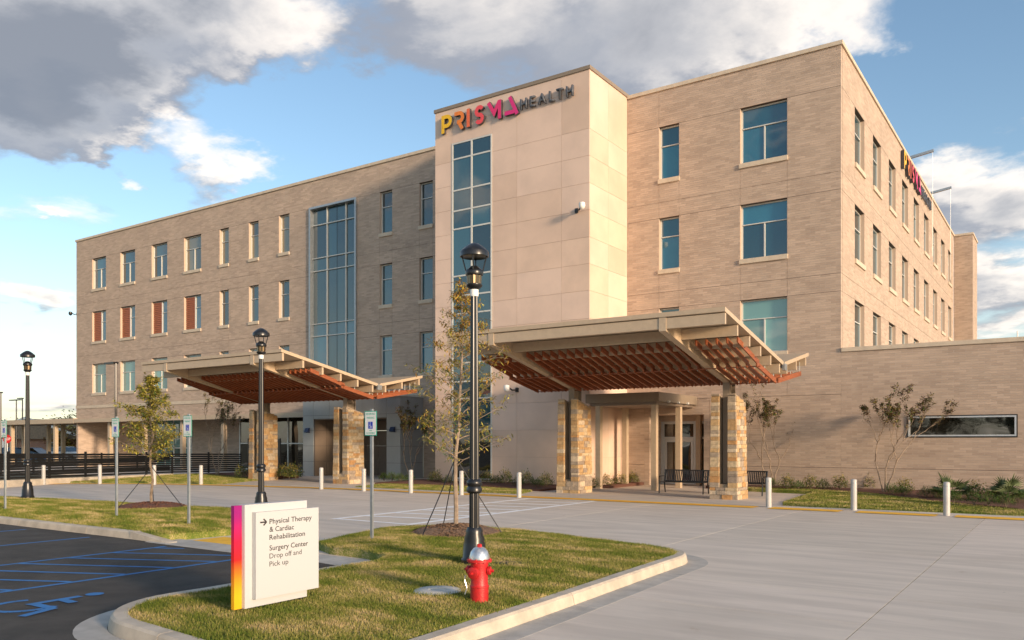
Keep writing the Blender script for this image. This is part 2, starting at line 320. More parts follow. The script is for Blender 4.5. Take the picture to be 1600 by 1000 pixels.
yl = [(-33.2, -17.5), (-32.6, -15.6), (-31.2, -14.0), (-28.5, -12.3), (-25.4, -11.3), (-22, -10.6), (-17.5, -10.0), (-12.5, -9.86)]
m = MB()
for a, b in zip(yl[:-1], yl[1:]): stripe(m, a, b, .6, .0122)
bx = [-12.5, -8.75, -.05, 2.4, 4.87, 7.3, 9.8, 12]
for a, b in zip(bx[:-1], bx[1:]): stripe(m, (a+(.22 if a > -1 else 0), -9.86), (b-(.22 if b > -1 else 0), -9.86), .68, .0122)
struct(m.build('yellow_edge_paint', YELP, fix=False))
struct(MB().add([(-7.0, -24.75, .006), (-4.95, -24.75, .006), (-4.95, -23.85, .006), (-7.0, -23.85, .006)], [(0, 1, 2, 3)]).build('warning_surface_paint', YELP, fix=False))
# kerbs: pieces swept along a line, with open joints
def resample(pl, step):
    pl = [Vector(p) for p in pl]; out = [pl[0].copy()]; carry = 0
    for a, b in zip(pl[:-1], pl[1:]):
        L = (b-a).length; t = step-carry
        while t < L: out.append(a+(b-a)*t/L); t += step
        carry = (carry+L) % step
    out.append(pl[-1].copy()); return out
def sweep(mb, pl, prof):
    n = len(prof); vs = []; fs = []
    for i, p in enumerate(pl):
        d = (pl[min(i+1, len(pl)-1)]-pl[max(i-1, 0)]).normalized(); o = Vector((d.y, -d.x))
        for u, z in prof: q = p+o*u; vs.append((q.x, q.y, z))
    for i in range(len(pl)-1):
        for k in range(n): fs.append((i*n+k, i*n+(k+1) % n, (i+1)*n+(k+1) % n, (i+1)*n+k))
    fs += [tuple(range(n))[::-1], tuple(range((len(pl)-1)*n, len(pl)*n))]
    mb.add(vs, fs)
def kerb(name, pl, piece=3.0, gut=.36):   # outside is to the right of the travel direction
    r_ = bpy.data.objects.new(name, None); COL.objects.link(r_); struct(r_)
    rs = resample(pl, .15); per = int(piece/.15)
    for s in range(0, len(rs)-1, per):
        seg = [p.copy() for p in rs[s:s+per+1]]
        if len(seg) > 2 and (seg[-1]-seg[-2]).length < .05: del seg[-2]
        if len(seg) < 2 or (seg[-1]-seg[0]).length < .05: continue
        if (seg[-1]-seg[0]).length > .1: seg[-1] = seg[-1]+(seg[-2]-seg[-1]).normalized()*.012
        mb = MB(); sweep(mb, seg, [(.03, -.05), (.03, .0), (.005, .125), (-.025, .15), (-.17, .15), (-.17, -.05)]); mb.build('kerb_piece', KERB, r_, smooth=True)
        if gut: mb = MB(); sweep(mb, seg, [(gut, -.05), (gut, .0012), (.035, .006), (.035, -.05)]); mb.build('gutter_piece', GUTTER, r_)
    return r_
near_edge = [(-1.42, -25.35), (-1.42, -28.2)]+arc(-.2, -28.75, 1.25, 180, 265, 10)+[(1.2, -30.15)]+arc(1.55, -28.95, 1.2, -85, -5, 8)+[(2.66, -26.5), (2.5, -23)]+arc(1.35, -22.2, 1.12, 0, 75, 8)
kerb('near_kerb', near_edge)
left_edge = [(-46, -25.12), (-9.0, -25.12), (-8.2, -25.13)]
kerb('far_kerb', [Vector(p) for p in left_edge], 3.0, .0)
MB().hexa([(-8.3, -25.165, -.05), (-6.9, -25.2, -.05), (-6.9, -25.0, -.05), (-8.3, -24.94, -.05)], [(-8.3, -25.152, .156), (-6.9, -25.19, .012), (-6.9, -25.01, .03), (-8.3, -24.945, .156)]).build('kerb_taper', KERB); struct(bpy.data.objects['kerb_taper'])
MBr = MB(); sweep(MBr, [Vector((-7.6, -25.16)), Vector((-4.2, -25.2)), Vector((-2.6, -25.15)), Vector((-1.5, -25.3))], [(.1, -.05), (.1, .006), (-.45, .03), (-.45, -.05)]); struct(MBr.build('ramp_gutter', GUTTER))
# lawns
def pip(poly, P):
    x, y = P[:, 0], P[:, 1]; ins = np.zeros(len(P), bool); n = len(poly)
    for i in range(n):
        x1, y1 = poly[i]; x2, y2 = poly[(i+1) % n]
        c = ((y1 > y) != (y2 > y)) & (x < (x2-x1)*(y-y1)/(y2-y1+1e-12)+x1); ins ^= c
    return ins
def tri_fill(name, poly, zf, m, skirt=.2, kind='structure', step=.4):
    bm = bmesh.new(); vs = [bm.verts.new((p[0], p[1], 0)) for p in poly]; bm.faces.new(vs)
    xs_ = [p[0] for p in poly]; ys_ = [p[1] for p in poly]
    for ax, lo, hi in ((0, min(xs_), max(xs_)), (1, min(ys_), max(ys_))):
        k = lo+step
        while k < hi:
            co = (k, 0, 0) if ax == 0 else (0, k, 0); no = (1, 0, 0) if ax == 0 else (0, 1, 0)
            bmesh.ops.bisect_plane(bm, geom=bm.verts[:]+bm.edges[:]+bm.faces[:], plane_co=co, plane_no=no); k += step
    bmesh.ops.triangulate(bm, faces=bm.faces[:])
    be = [e for e in bm.edges if e.is_boundary]
    for v in bm.verts: v.co.z = zf(v.co.x, v.co.y)
    r = bmesh.ops.extrude_edge_only(bm, edges=be)
    for e in r['geom']:
        if isinstance(e, bmesh.types.BMVert): e.co.z -= skirt
    bmesh.ops.recalc_face_normals(bm, faces=bm.faces)
    me = bpy.data.meshes.new(name); bm.to_mesh(me); bm.free(); me.materials.append(m)
    me.polygons.foreach_set('use_smooth', [True]*len(me.polygons)); return struct(put(name, me), kind)
def grass(name, poly, zf, dens_, h, wd, avoid=()):
    P = np.array(poly); lo, hi = P.min(0), P.max(0); n = int((hi-lo).prod()*dens_)
    q = np.random.rand(n, 2)*(hi-lo)+lo; q = q[pip(poly, q)]; q = q+np.random.normal(0, .022, q.shape)
    for ax, ay, ar in avoid: q = q[(q[:, 0]-ax)**2+(q[:, 1]-ay)**2 > ar*ar]
    n = len(q); z = np.array([zf(a, b) for a, b in q]); a = np.random.rand(n)*2*np.pi; hh = h*(.5+np.random.rand(n)*.8); lean = hh*.7*np.random.rand(n); la = np.random.rand(n)*2*np.pi
    v = np.empty((n, 3, 3)); dx = np.cos(a)*wd/2; dy = np.sin(a)*wd/2
    v[:, 0] = np.stack([q[:, 0]-dx, q[:, 1]-dy, z-.005], 1); v[:, 1] = np.stack([q[:, 0]+dx, q[:, 1]+dy, z-.005], 1); v[:, 2] = np.stack([q[:, 0]+np.cos(la)*lean, q[:, 1]+np.sin(la)*lean, z+hh], 1)
    me = bpy.data.meshes.new(name); me.vertices.add(n*3); me.vertices.foreach_set('co', v.ravel()); me.loops.add(n*3); me.loops.foreach_set('vertex_index', np.arange(n*3, dtype=np.int32))
    me.polygons.add(n); me.polygons.foreach_set('loop_start', np.arange(0, n*3, 3, dtype=np.int32)); me.materials.append(GRASS); me.update(); me.validate()
    o = put(name, me); struct(o, 'stuff'); tag(o, 'patchy green and straw coloured turf blades on ' + LAWNL[name], 'grass'); return o
LAWNL = {'island_grass': 'the kerbed island round the hydrant', 'verge_grass': 'the verge behind the parking stalls', 'wall_grass': 'the strip before the long brick wall', 'court_grass': 'the plot before the stone tower', 'fence_grass': 'the plot before the black fence'}
near_in = [(-1.25, -25.3), (-1.25, -28.2)]+arc(-.2, -28.75, 1.08, 180, 265, 10)+[(1.2, -29.98)]+arc(1.5, -28.95, 1.05, -85, -5, 8)+[(2.49, -26.5), (2.33, -23)]+arc(1.3, -22.2, 1.0, 0, 75, 8)+[(.9, -20.95), (-.4, -20.62), (-2.2, -20.25), (-3.1, -20.15), (-4.0, -20.6), (-4.6, -21.5), (-4.4, -22.5), (-4.1, -23.5), (-3.9, -24.1), (-3.2, -24.45), (-2.3, -24.5), (-1.55, -24.75)]
def edge_h(poly, base, rise, fall):
    A = np.array(poly)
    def f(x, y):
        d = 1e9
        for i in range(len(A)):
            x1, y1 = A[i-1]; x2, y2 = A[i]; L = (x2-x1)**2+(y2-y1)**2+1e-9; t = max(0, min(1, ((x-x1)*(x2-x1)+(y-y1)*(y2-y1))/L)); d = min(d, math.hypot(x-x1-t*(x2-x1), y-y1-t*(y2-y1)))
        return base+rise*min(1, d/fall)+.008*math.sin(x*2.1+y*1.3)+.006*math.sin(x*4.7-y*3.9)
    return f
def gridded(f, poly, st=.25):
    P = np.array(poly); lo = P.min(0)-st; hi = P.max(0)+st; nx, ny = [int(v)+2 for v in (hi-lo)/st]; T = [[f(lo[0]+i*st, lo[1]+j*st) for j in range(ny+1)] for i in range(nx+1)]
    def q(x, y):
        u = (x-lo[0])/st; v = (y-lo[1])/st; i = max(0, min(nx-1, int(u))); j = max(0, min(ny-1, int(v))); u -= i; v -= j
        return (T[i][j]*(1-u)+T[i+1][j]*u)*(1-v)+(T[i][j+1]*(1-u)+T[i+1][j+1]*u)*v
    return q
zn = gridded(edge_h(near_in, .135, .045, 1.0), near_in)
tri_fill('island_lawn', near_in, zn, GRASS)
MON = (0.35, -29.06); HYD = g(749, 938, .17); LAMP1 = g(741, 881, .17); TREE1 = g(712, 832, .18); COVER = g(684, 925, .16)
grass('island_grass', near_in, zn, 5600, .036, .009, [(TREE1[0], TREE1[1], .85), (COVER[0], COVER[1], .25)])
left_in = [(-46, -24.97), (-9.0, -24.97), (-7.3, -25.0), (-7.15, -23.6), (-7.5, -21.4), (-9, -20.3), (-11.8, -20.0), (-14.1, -20.6), (-17.7, -20.7), (-20.4, -21.1), (-22.1, -21.5), (-28, -22.3), (-46, -22.6)]
zl = gridded(edge_h(left_in, .135, .04, 1.0), left_in)
tri_fill('verge_lawn', left_in, zl, GRASS)
TREE2 = g(237, 792, .17)
grass('verge_grass', [(-30, -24.97)]+[p for p in left_in if p[0] > -27]+[(-30, -22.35)], zl, 1900, .04, .018, [(TREE2[0], TREE2[1], .85)])
zb = lambda x, y: .02+.12*max(0, min(1, (y+9)/9))
wall_lawn = [(.25, -8.85), (14, -8.85), (14, -8.2), (6.5, -7.1), (3.9, -5.0), (1.5, -2.3), (-.3, -1.5), (-3.3, -1.2), (-3.3, -2.2), (-.35, -2.7), (-.1, -7.6)]
wall_bed = [(14, -8.2), (14, .0), (-5.2, .0), (-5.2, -1.2), (-3.3, -1.2), (-.3, -1.5), (1.5, -2.3), (3.9, -5.0), (6.5, -7.1)]
tri_fill('wall_lawn', wall_lawn, zb, GRASS); tri_fill('wall_bed', wall_bed, lambda x, y: zb(x, y)+.02+.015*math.sin(x*5)*math.sin(y*4), MULCH)
grass('wall_grass', wall_lawn, zb, 900, .045, .025)
court_lawn = [(-18.3, -8.8), (-9.6, -8.8), (-10.2, -7.0), (-13.5, -6.2), (-18.6, -6.6)]
court_bed = [(-19.3, -6.5), (-13.5, -6.1), (-9.9, -6.9), (-9.9, -3.7), (-19.3, -3.7)]
tri_fill('court_lawn', court_lawn, zb, GRASS); tri_fill('court_bed', court_bed, lambda x, y: zb(x, y)+.03+.04*max(0, math.sin(x*1.3)), MULCH); grass('court_grass', court_lawn, zb, 900, .045, .025)
tri_fill('entry_bed', [(-9.4, -3.5), (-8.6, -3.3), (-8.6, -.05), (-9.4, -.05)], zb, MULCH)
fence_lawn = [(-33.0, -14.2), (-31.0, -13.0), (-28.4, -11.6), (-25.2, -10.6), (-27.2, -6.3), (-36.3, -4.2), (-35.5, -8.2)]
tri_fill('fence_lawn', fence_lawn, lambda x, y: .05, GRASS); grass('fence_grass', fence_lawn, lambda x, y: .05, 500, .05, .03)
tri_fill('fence_bed', [(-36.3, -4.1), (-27.2, -6.2), (-27.4, -4.0), (-31, -1.5), (-36.3, -1.0)], lambda x, y: .12+.08*math.sin(x*1.1), MULCH)
tri_fill('door_bed', [(-29.9, -4.4), (-29.6, -2.2), (-34, -1.2), (-34, -2.6)], lambda x, y: .09, MULCH)
# ================================================================ BUILDING
B = root('medical_building', (0, 0, 0), 'four storey tan brick medical building with pale stone tower and colourful lettering', 'building')
HEADS = [8.05, 12.14, 16.29]; SILLS = [5.78, 9.80, 13.90]; TOP = 18.08; XL = -58.1; YB = 37.4
def fmap(u, wv, z): return (u, -wv, z)           # front wall: u = X, w = out
def smap(u, wv, z): return (wv, u, z)            # side wall: u = Y, w = out
def mbox(mb, mp, u0, u1, w0, w1, z0, z1, mi=0):
    a = mp(u0, w0, z0); b = mp(u1, w1, z1)
    return mb.box(min(a[0], b[0]), max(a[0], b[0]), min(a[1], b[1]), max(a[1], b[1]), z0, z1, mi)
GAP = .007
def panel(mp, u0, u1, z0, z1, m=BRICK, name='brick_panel', th=.25, parent=None, GAP=GAP):
    if u1-u0 < .03 or z1-z0 < .03: return
    mbox(MB(), mp, u0+GAP, u1-GAP, -th, 0, z0+GAP, z1-GAP).build(name, m, parent or B)
def window(mp, u0, u1, z0, z1, kind, glass, dep=.19, sill=True):
    # frame is the window part; panes, bars and sill are its sub-parts
    t = .055; mb = MB()
    for a, b, c, d in ((u0, u0+t, z0, z1), (u1-t, u1, z0, z1)): mbox(mb, mp, a, b, -dep-.09, -dep+.02, c, d)
    for c, d in ((z0, z0+t), (z1-t, z1)): mbox(mb, mp, u0+t, u1-t, -dep-.09, -dep+.018, c, d)
    wn = mb.build('window', FRAMEW, B)
    def pane(a, b, c, d, g_=None): mbox(MB(), mp, a, b, -dep-.06, -dep-.03, c, d).build('pane', g_ or glass, wn)
    def bar(a, b, c, d, pr=.03): mbox(MB(), mp, a, b, -dep-.08, -dep+pr, c, d).build('mullion', FRAMEW, wn)
    zt = z1-.36*(z1-z0); um = (u0+u1)/2
    if kind == 'louver':
        um = u0+.56*(u1-u0); mb = MB()
        n = 16
        for k in range(n):
            za = z0+t+(z1-z0-2*t)*k/n; zb_ = z0+t+(z1-z0-2*t)*(k+1)/n
            mbox(mb, mp, u0+t, um-.05, -dep-.02, -dep+.05, za+.02, zb_-.012)
        mbox(mb, mp, u0+t, um-.05, -dep-.05, -dep-.025, z0+t, z1-t, 0); mb.build('louver', mat('terracotta', (.38, .115, .045), .5, var=.12), wn)
        bar(um-.05, um+.03, z0+t, z1-t, .04)
        pane(um+.03, u1-t, z0+t, zt-.025); pane(um+.03, u1-t, zt+.025, z1-t); bar(um+.03, u1-t, zt-.025, zt+.025)
    else:
        pane(u0+t, u1-t, zt+.025, z1-t); bar(u0+t, u1-t, zt-.02, zt+.02)
        if kind == 'wide':
            pane(u0+t, um-.025, z0+t, zt-.025); pane(um+.025, u1-t, z0+t, zt-.025); bar(um-.025, um+.025, z0+t, zt-.025, .027)
        else: pane(u0+t, u1-t, z0+t, zt-.025)
    if sill: mbox(MB(), mp, u0-.03, u1+.03, -.24, .07, z0-.2, z0-.001).build('sill', STONE_TRIM, wn)
def brick_wall(mp, u0, u1, wins, zbot, parapet_breaks, skip=(), lit_rows=(0, 1, 2)):
    # skip: (ua, ub, za, zb) areas left open for the tower, glazing, etc.
    edges = sorted(set([u0, u1]+[e for wv in wins for e in wv[:2]]+[e for s in skip for e in s[:2]]))
    hj = []; zrows = []
    prev = zbot
    for r in range(3):
        mid = (HEADS[r-1]+.72) if r else None
        if mid: zrows += [(prev, mid), (mid, HEADS[r])]
        else: zrows += [(prev, HEADS[0])]
        prev = HEADS[r]
    for z0, z1 in zrows:
        for a, b in zip(edges[:-1], edges[1:]):
            c = (a+b)/2; segs = [(z0, z1)]
            for s in skip:
                if s[0] < c < s[1]:
                    ns = []
                    for p, q in segs:
                        if s[2] >= q or s[3] <= p: ns.append((p, q)); continue
                        if p < s[2]: ns.append((p, s[2]))
                        if q > s[3]: ns.append((s[3], q))
                    segs = ns
            for wv in wins:
                if wv[0] < c < wv[1]:
                    ns = []
                    for p, q in segs:
                        for r in range(3):
                            if abs(q-HEADS[r]) < .01: q = SILLS[r]
                        if q > p: ns.append((p, q))
                    segs = ns
            for p, q in segs: panel(mp, a, b, p, q)
    pb = sorted([u0, u1]+list(parapet_breaks))
    for a, b in zip(pb[:-1], pb[1:]): panel(mp, a, b, HEADS[2], TOP-.16)
    hz_ = MB()
    for z in HEADS+[HEADS[0]+.72, HEADS[1]+.72]:
        ua = u0
        for s in sorted(skip)+[(u1, u1, 0, 99)]:
            if s[2] < z < s[3] or s[0] == u1:
                if s[0] > ua: mbox(hz_, mp, ua+.01, s[0]-.01, -.2, -.012, z-GAP, z+GAP)
                ua = s[1]
    hz_.build('horizontal_joint', DARKJ, B)
    for e in edges[1:-1]:
        if any(s[0]-.01 <= e <= s[1]+.01 for s in skip): continue
        mbox(MB(), mp, e-GAP, e+GAP, -.2, -.016, zbot, HEADS[2]-.02).build('vertical_joint', LIGHTJ, B)
    for e in parapet_breaks: mbox(MB(), mp, e-GAP, e+GAP, -.2, -.016, HEADS[2]+.02, TOP-.16).build('vertical_joint', LIGHTJ, B)
# --- front wall
LWINS = [(-55.75, -53.8), (-51.8, -49.85), (-47.72, -45.8), (-43.8, -41.86), (-39.82, -38.85), (-36.76, -35.8), (-33.82, -32.85), (-25.16, -24.2), (-22.18, -21.22)]
RWINS = [(-7.88, -6.91), (-4.12, -2.13)]
CW = (-30.95, -26.95, 5.7, 16.29)
brick_wall(fmap, XL, -18.03, LWINS, 4.85, [-49.85, -41.86, -32.85, -25.16], skip=[CW])
brick_wall(fmap, -9.47, 0, RWINS, 3.9, [-7.88])
for i, (a, b) in enumerate(LWINS):
    wide = b-a > 1.5
    for r in range(3):
        if r == 1 and wide: k, gl = 'louver', G_BLUE
        else: k = 'wide' if wide else 'narrow'; gl = [G_TEAL if wide else G_BLUE, G_DARK, (G_WARM_REFL if i in (3, 4, 5, 6) else G_DARK)][r]
        window(fmap, a, b, SILLS[r], HEADS[r]-GAP, k, gl)
for a, b in RWINS:
    for r in range(3): window(fmap, a, b, SILLS[r], HEADS[r]-GAP, 'wide' if b-a > 1.5 else 'narrow', G_BLUE if r > 0 else G_TEAL)
# --- side wall (faces +X)
SW = [(2.5, 4.45), (6.35, 8.3), (10.33, 12.25), (14.2, 16.15), (18.15, 20.12), (22.15, 24.12), (26.17, 28.1), (30.13, 32.1), (34.1, 36.0)]
brick_wall(smap, .255, YB, SW, 5.5, [e for a, e in SW[1::3]])
for a, b in SW:
    for r in range(3): window(smap, a, b, SILLS[r], HEADS[r]-GAP, 'narrow', G_DARK)
# corner strip, copings, roof and plain far sides
cp_ = MB(); cp_.box(XL-.06, -18.05, -.07, .35, TOP-.16, TOP).box(-9.45, .07, -.07, .35, TOP-.16, TOP).box(-.35, .068, .352, YB, TOP-.159, TOP-.001); cp_.build('coping', STONE_TRIM, B)
MB().box(XL+.05, -.26, .27, YB-.1, 17.0, 17.3).build('roof', DECKM, B)
MB().box(XL, XL+.25, .01, 30, 0, TOP-.17).build('end_wall', BRICK, B)
MB().box(XL+.3, -.4, YB, YB+.2, 0, 17.4).build('rear_wall', BRICK, B)
# rear projecting bay at the far end of the side wall
pj = MB(); pj.box(.01, 1.3, YB+.05, YB+3.5, 5.0, 17.9); pj.build('rear_bay', BRICK, B); MB().box(.0, 1.36, YB-.02, YB+3.6, 17.91, 18.07).build('rear_bay_coping', STONE_TRIM, B)
# rooftop davits with hanging cables
for px, py, d0 in ((1420, 208, 17.3), (1458, 273, 25.5)):
    mb = MB(); mb.hexa([(-.9, d0-.08, TOP+.05), (1.15, d0-.08, TOP+.35), (1.15, d0+.08, TOP+.35), (-.9, d0+.08, TOP+.05)], [(-.9, d0-.08, TOP+.2), (1.15, d0-.08, TOP+.48), (1.15, d0+.08, TOP+.48), (-.9, d0+.08, TOP+.2)])
    mb.box(-.9, -.7, d0-.07, d0+.07, 17.31, TOP+.06); dv = mb.build('roof_davit', GALV, B); MB().tube([(1.1, d0, TOP+.36), (1.1, d0, 12.5)], .006, 5).build('cable', GALV, dv)
# --- one storey wing to the right, same wall line
WG = [(.0, 26.0)]
ST = (2.45, 6.0, 2.2, 2.95)
for a, b in ((0, 2.45), (2.45, 6.0), (6.0, 13.0), (13.0, 26.0)):
    if (a, b) == (2.45, 6.0): panel(fmap, a, b, .957, ST[2], GAP=0); panel(fmap, a, b, ST[3], 5.6, GAP=0)
    else: panel(fmap, a, b, .957, 5.6, GAP=0)
for a, b in ((-9.47, -8.6), (-5.5, 0), (0, 13.0), (13.0, 26)): panel(fmap, a, b, .0, .95)
panel(fmap, -9.47, -8.6, .95, 3.9); panel(fmap, -5.5, 0, .95, 3.9); panel(fmap, -8.6, -5.5, 3.3, 3.9)
jj = MB(); mbox(jj, fmap, -5.5, 26, -.2, -.014, .943, .957); jj.build('base_joint', DARKJ, B); jj = MB(); mbox(jj, fmap, -.007, .007, -.2, -.018, .0, 5.6); jj.build('corner_joint', LIGHTJ, B)
MB().box(.02, 26, -.06, .32, 5.6, 5.76).build('wing_coping', STONE_TRIM, B); MB().box(.02, 25.9, .26, 30, 5.2, 5.45).build('wing_roof', DECKM, B)
MB().tube([(5.6, 9, 5.45), (5.6, 9, 7.0)], .03, 6).build('vent_pipe', PLAINW, B)
mb = MB(); a, b, c, d = ST
for p in ((a, b, c, c+.055), (a, b, d-.055, d), (a, a+.055, c+.055, d-.055), (b-.055, b, c+.055, d-.055)): mbox(mb, fmap, p[0], p[1], -.2, .05, p[2], p[3])
sw = mb.build('strip_window', SILVER, B); mbox(MB(), fmap, a+.055, b-.055, -.17, -.1, c+.055, d-.055).build('pane', G_BLACK, sw)
mb = MB()
for p in ((a-.04, b+.04, c-.04, c), (a-.04, b+.04, d, d+.04), (a-.04, a, c, d), (b, b+.04, c, d)): mbox(mb, fmap, p[0], p[1], -.02, .03, p[2], p[3])
mb.build('trim', BLACKM, sw)
# --- doorway in the right block
mb = MB(); mb.box(-8.6, -8.35, .0, 1.3, 0, 3.3).box(-5.75, -5.5, .0, 1.3, 0, 3.3).box(-8.35, -5.75, 1.3, 1.5, 2.95, 3.3).box(-8.35, -5.75, .0, 1.3, 3.2, 3.3); mb.build('door_recess', BRICK, B)
dr = MB().box(-8.35, -5.75, 1.30, 1.42, 2.82, 2.94).box(-8.35, -5.75, 1.305, 1.42, 2.12, 2.22).box(-8.35, -8.2, 1.30, 1.42, .0, 2.82).box(-5.87, -5.75, 1.30, 1.42, 0, 2.82).box(-6.75, -6.65, 1.30, 1.42, 0, 2.82).box(-7.52, -7.42, 1.302, 1.42, 2.2, 2.82).build('storefront', SILVER, B)
for a, b in ((-8.18, -7.47), (-7.46, -6.77)):
    d_ = MB().box(a, a+.11, 1.31, 1.37, .02, 2.12).box(b-.11, b, 1.31, 1.37, .02, 2.12).box(a+.11, b-.11, 1.31, 1.37, .02, .2).box(a+.11, b-.11, 1.31, 1.37, 1.98, 2.12).build('door', SILVER, B)
    MB().box(a+.11, b-.11, 1.33, 1.35, .2, 1.98).build('pane', G_BLACK, d_); MB().tube([(b-.06 if a < -8 else a+.06, 1.25, .85), (b-.06 if a < -8 else a+.06, 1.25, 1.35)], .018, 6).build('handle', SILVER, d_)
for a, b, c, d in ((-8.2, -7.52, 2.22, 2.82), (-7.42, -6.75, 2.22, 2.82), (-6.65, -5.87, 2.22, 2.82), (-6.65, -5.87, .05, 2.12)): MB().box(a, b, 1.34, 1.37, c, d).build('pane', G_BLACK, dr)
# --- stone tower
TY = -3.63; TX0, TX1 = -18.03, -9.47
MB().box(TX0+.03, TX1-.03, TY+.03, .2, 0, 17.95).build('tower_core', LIGHTJ, B)
zr = [0, 1.3, 2.52, 3.75, 4.95, 6.15, 7.3, 8.5, 9.65, 10.8, 11.97, 13.13, 14.3, 15.46, 18.0]
TWX = (-16.99, -14.62)
fx_ = [TX0, TWX[0], TWX[1], -13.23, -10.86, TX1]
pid = 0
for j in range(len(zr)-1):
    for i in range(5):
        z0, z1 = zr[j], zr[j+1]
        if i == 1:
            if z1 <= 16.32: continue
            z0 = max(z0, 16.32)
        mm = random.choice((PANEL, PANEL, PANEL2, PANEL3)); g_ = .005
        MB().box(fx_[i]+g_, fx_[i+1]-(g_ if i < 4 else 0), TY, TY+.06, z0+g_, z1-g_).build('stone_panel', mm, B)
    for a, b in ((TY+.062, -1.9), (-1.9, -.005)): MB().box(TX1-.06, TX1-.001, a+.004, b-.004, zr[j]+.005, zr[j+1]-.005).build('stone_panel', random.choice((PANEL, PANEL2, PANEL3)), B)
    MB().box(TX0+.001, TX0+.06, TY+.062, -.02, zr[j]+.005, zr[j+1]-.005).build('stone_panel', PANEL, B)
MB().box(TX0-.05, TX1+.05, TY-.05, .4, 18.0, 18.16).build('tower_coping', TAND, B)
tw = MB(); zs = [16.3, 15.53, 14.02, 13.04, 12.17, 9.91, 8.96, 8.1, 7.2, 5.75, 4.86, 4.05, 2.57, .25]
a, b = TWX
tw.box(a, a+.07, TY-.02, TY+.2, .05, 16.31).box(b-.07, b, TY-.02, TY+.2, .05, 16.31).box((a+b)/2-.04, (a+b)/2+.04, TY-.018, TY+.2, .05, 16.3).box(a+.07, b-.07, TY-.019, TY+.2, 16.24, 16.309)
two = tw.build('tower_window', FRAMEW, B)
for z in zs[1:]: MB().box(a+.07, b-.07, TY-.015, TY+.02, z-.035, z+.035).build('mullion', FRAMEW, two)
for z0, z1 in zip(zs[1:], zs[:-1]):
    for p, q in ((a+.07, (a+b)/2-.04), ((a+b)/2+.04, b-.07)): MB().box(p, q, TY+.012, TY+.026, z0+.035, z1-.035).build('pane', G_BLACK if z0 < 2 else G_DARK, two)
# --- curtain wall
a, b, c, d = CW
mb = MB()
for p in ((a, a+.12, c, d), (b-.12, b, c, d), (a+.12, b-.12, d-.12, d), (a+.12, b-.12, c, c+.1)): mbox(mb, fmap, p[0], p[1], -.35, .12 if p[2] == c and p[3] == d else .118, p[2], p[3])
cw = mb.build('curtain_wall', GALV, B); zs = [16.2, 15.2, 13.18, 12.39, 9.17, 8.42, 5.8]
uu = [a+.12, a+1.35, a+2.15, a+2.95, b-.12]
for z in zs[1:-1]: mbox(MB(), fmap, a+.12, b-.12, -.22, -.08, z-.026, z+.026).build('mullion', FRAMEW, cw)
for k, u in enumerate(uu[1:-1]): mbox(MB(), fmap, u-(.012 if k == 1 else .026), u+(.012 if k == 1 else .026), -.22, -.09 if k != 1 else -.17, c+.1, d-.12).build('mullion', FRAMEW if k != 1 else BLACKM, cw)
for z0, z1 in zip(zs[1:], zs[:-1]):
    for p, q in zip(uu[:-1], uu[1:]): mbox(MB(), fmap, p, q, -.2, -.18, z0, z1).build('pane', G_BLUE if (z1 < 9.2) else G_DARK, cw)
# --- ground floor, left wing: band, overhang and recessed glazing
MB().box(XL, -29.5, -.05, .3, 4.62, 4.85).build('stone_band', STONE_TRIM, B); MB().box(XL, -29.5, -.001, .3, 3.8, 4.62).build('band_wall', BRICK, B); MB().box(-21.85, TX0, -.001, .3, .0, 4.85).build('band_wall', BRICK, B); MB().box(-29.5, -21.85, 0, .3, 4.45, 4.85).build('band_wall', STONE_TRIM, B)
MB().box(XL, -29.5, .02, 3.6, 3.72, 3.8).build('soffit', TAND, B)
for a, b in ((XL, -52.3), (-47.5, -42), (-33.2, -29.5)): MB().box(a, b, 3.2, 3.4, 0, 3.72).build('ground_floor_wall', BRICK, B)
def storefront(x0, x1, y, cols, rows, m, gl, fr):
    mb = MB(); xs_ = [x0+(x1-x0)*k/cols for k in range(cols+1)]; zs_ = [0.05+(3.65)*k/rows for k in range(rows+1)]
    for k, x in enumerate(xs_): mb.box(x-.05, x+.05, y, y+.12, 0, 3.72)
    for z in zs_: mb.box(x0+.05, x1-.05, y+.01, y+.11, z-.04, z+.04)
    s = mb.build('storefront', m, B)
    for p, q in zip(xs_[:-1], xs_[1:]):
        for r, t in zip(zs_[:-1], zs_[1:]): MB().box(p+.05, q-.05, y+.05, y+.07, r+.04, t-.04).build('pane', gl, s)
storefront(-52.2, -47.6, 3.2, 4, 5, FRAMEW, G_TEAL, 0); storefront(-41.9, -33.3, 3.2, 5, 2, SILVER, G_BLACK, 0)
storefront(-32.4, -30.6, 3.05, 1, 2, SILVER, G_BLACK, 0)
for x in (-53.5, -48.9, -44.2, -39.6, -35.0, -30.6): MB().box(x-.14, x+.14, .05, .33, 0, 3.72).build('column', TAN, B)
# --- grey panel portal of the left entrance
PX0, PX1, PY, PZ = -29.5, -21.9, -1.85, 4.42
MB().box(PX0+.02, PX0+.9, PY+.03, 1.2, 0, PZ-.02).box(-22.9, PX1-.03, PY+.03, .0, 0, PZ-.02).box(PX0+.9, -22.9, PY+.03, 0, 3.3, PZ-.02).build('portal_core', mat('portal_gap', (.08, .08, .085), .8), B)
zp = [0, .85, 1.75, 2.65, 3.5, PZ]
for z0, z1 in zip(zp[:-1], zp[1:]):
    for xa, xb in ((PX0, PX0+.9), (-22.9, PX1)): MB().box(xa+.008, xb-.008, PY, PY+.05, z0+.008, z1-.008).build('metal_panel', GRAYP, B)
    for ya, yb in ((PY+.055, -1.0), (-1.0, -.02)): MB().box(PX1-.05, PX1, ya+.008, yb-.008, z0+.008, z1-.008).build('metal_panel', GRAYP, B)
xq = [PX0+.9, -27.3, -26.0, -24.7, -23.8, -22.9]
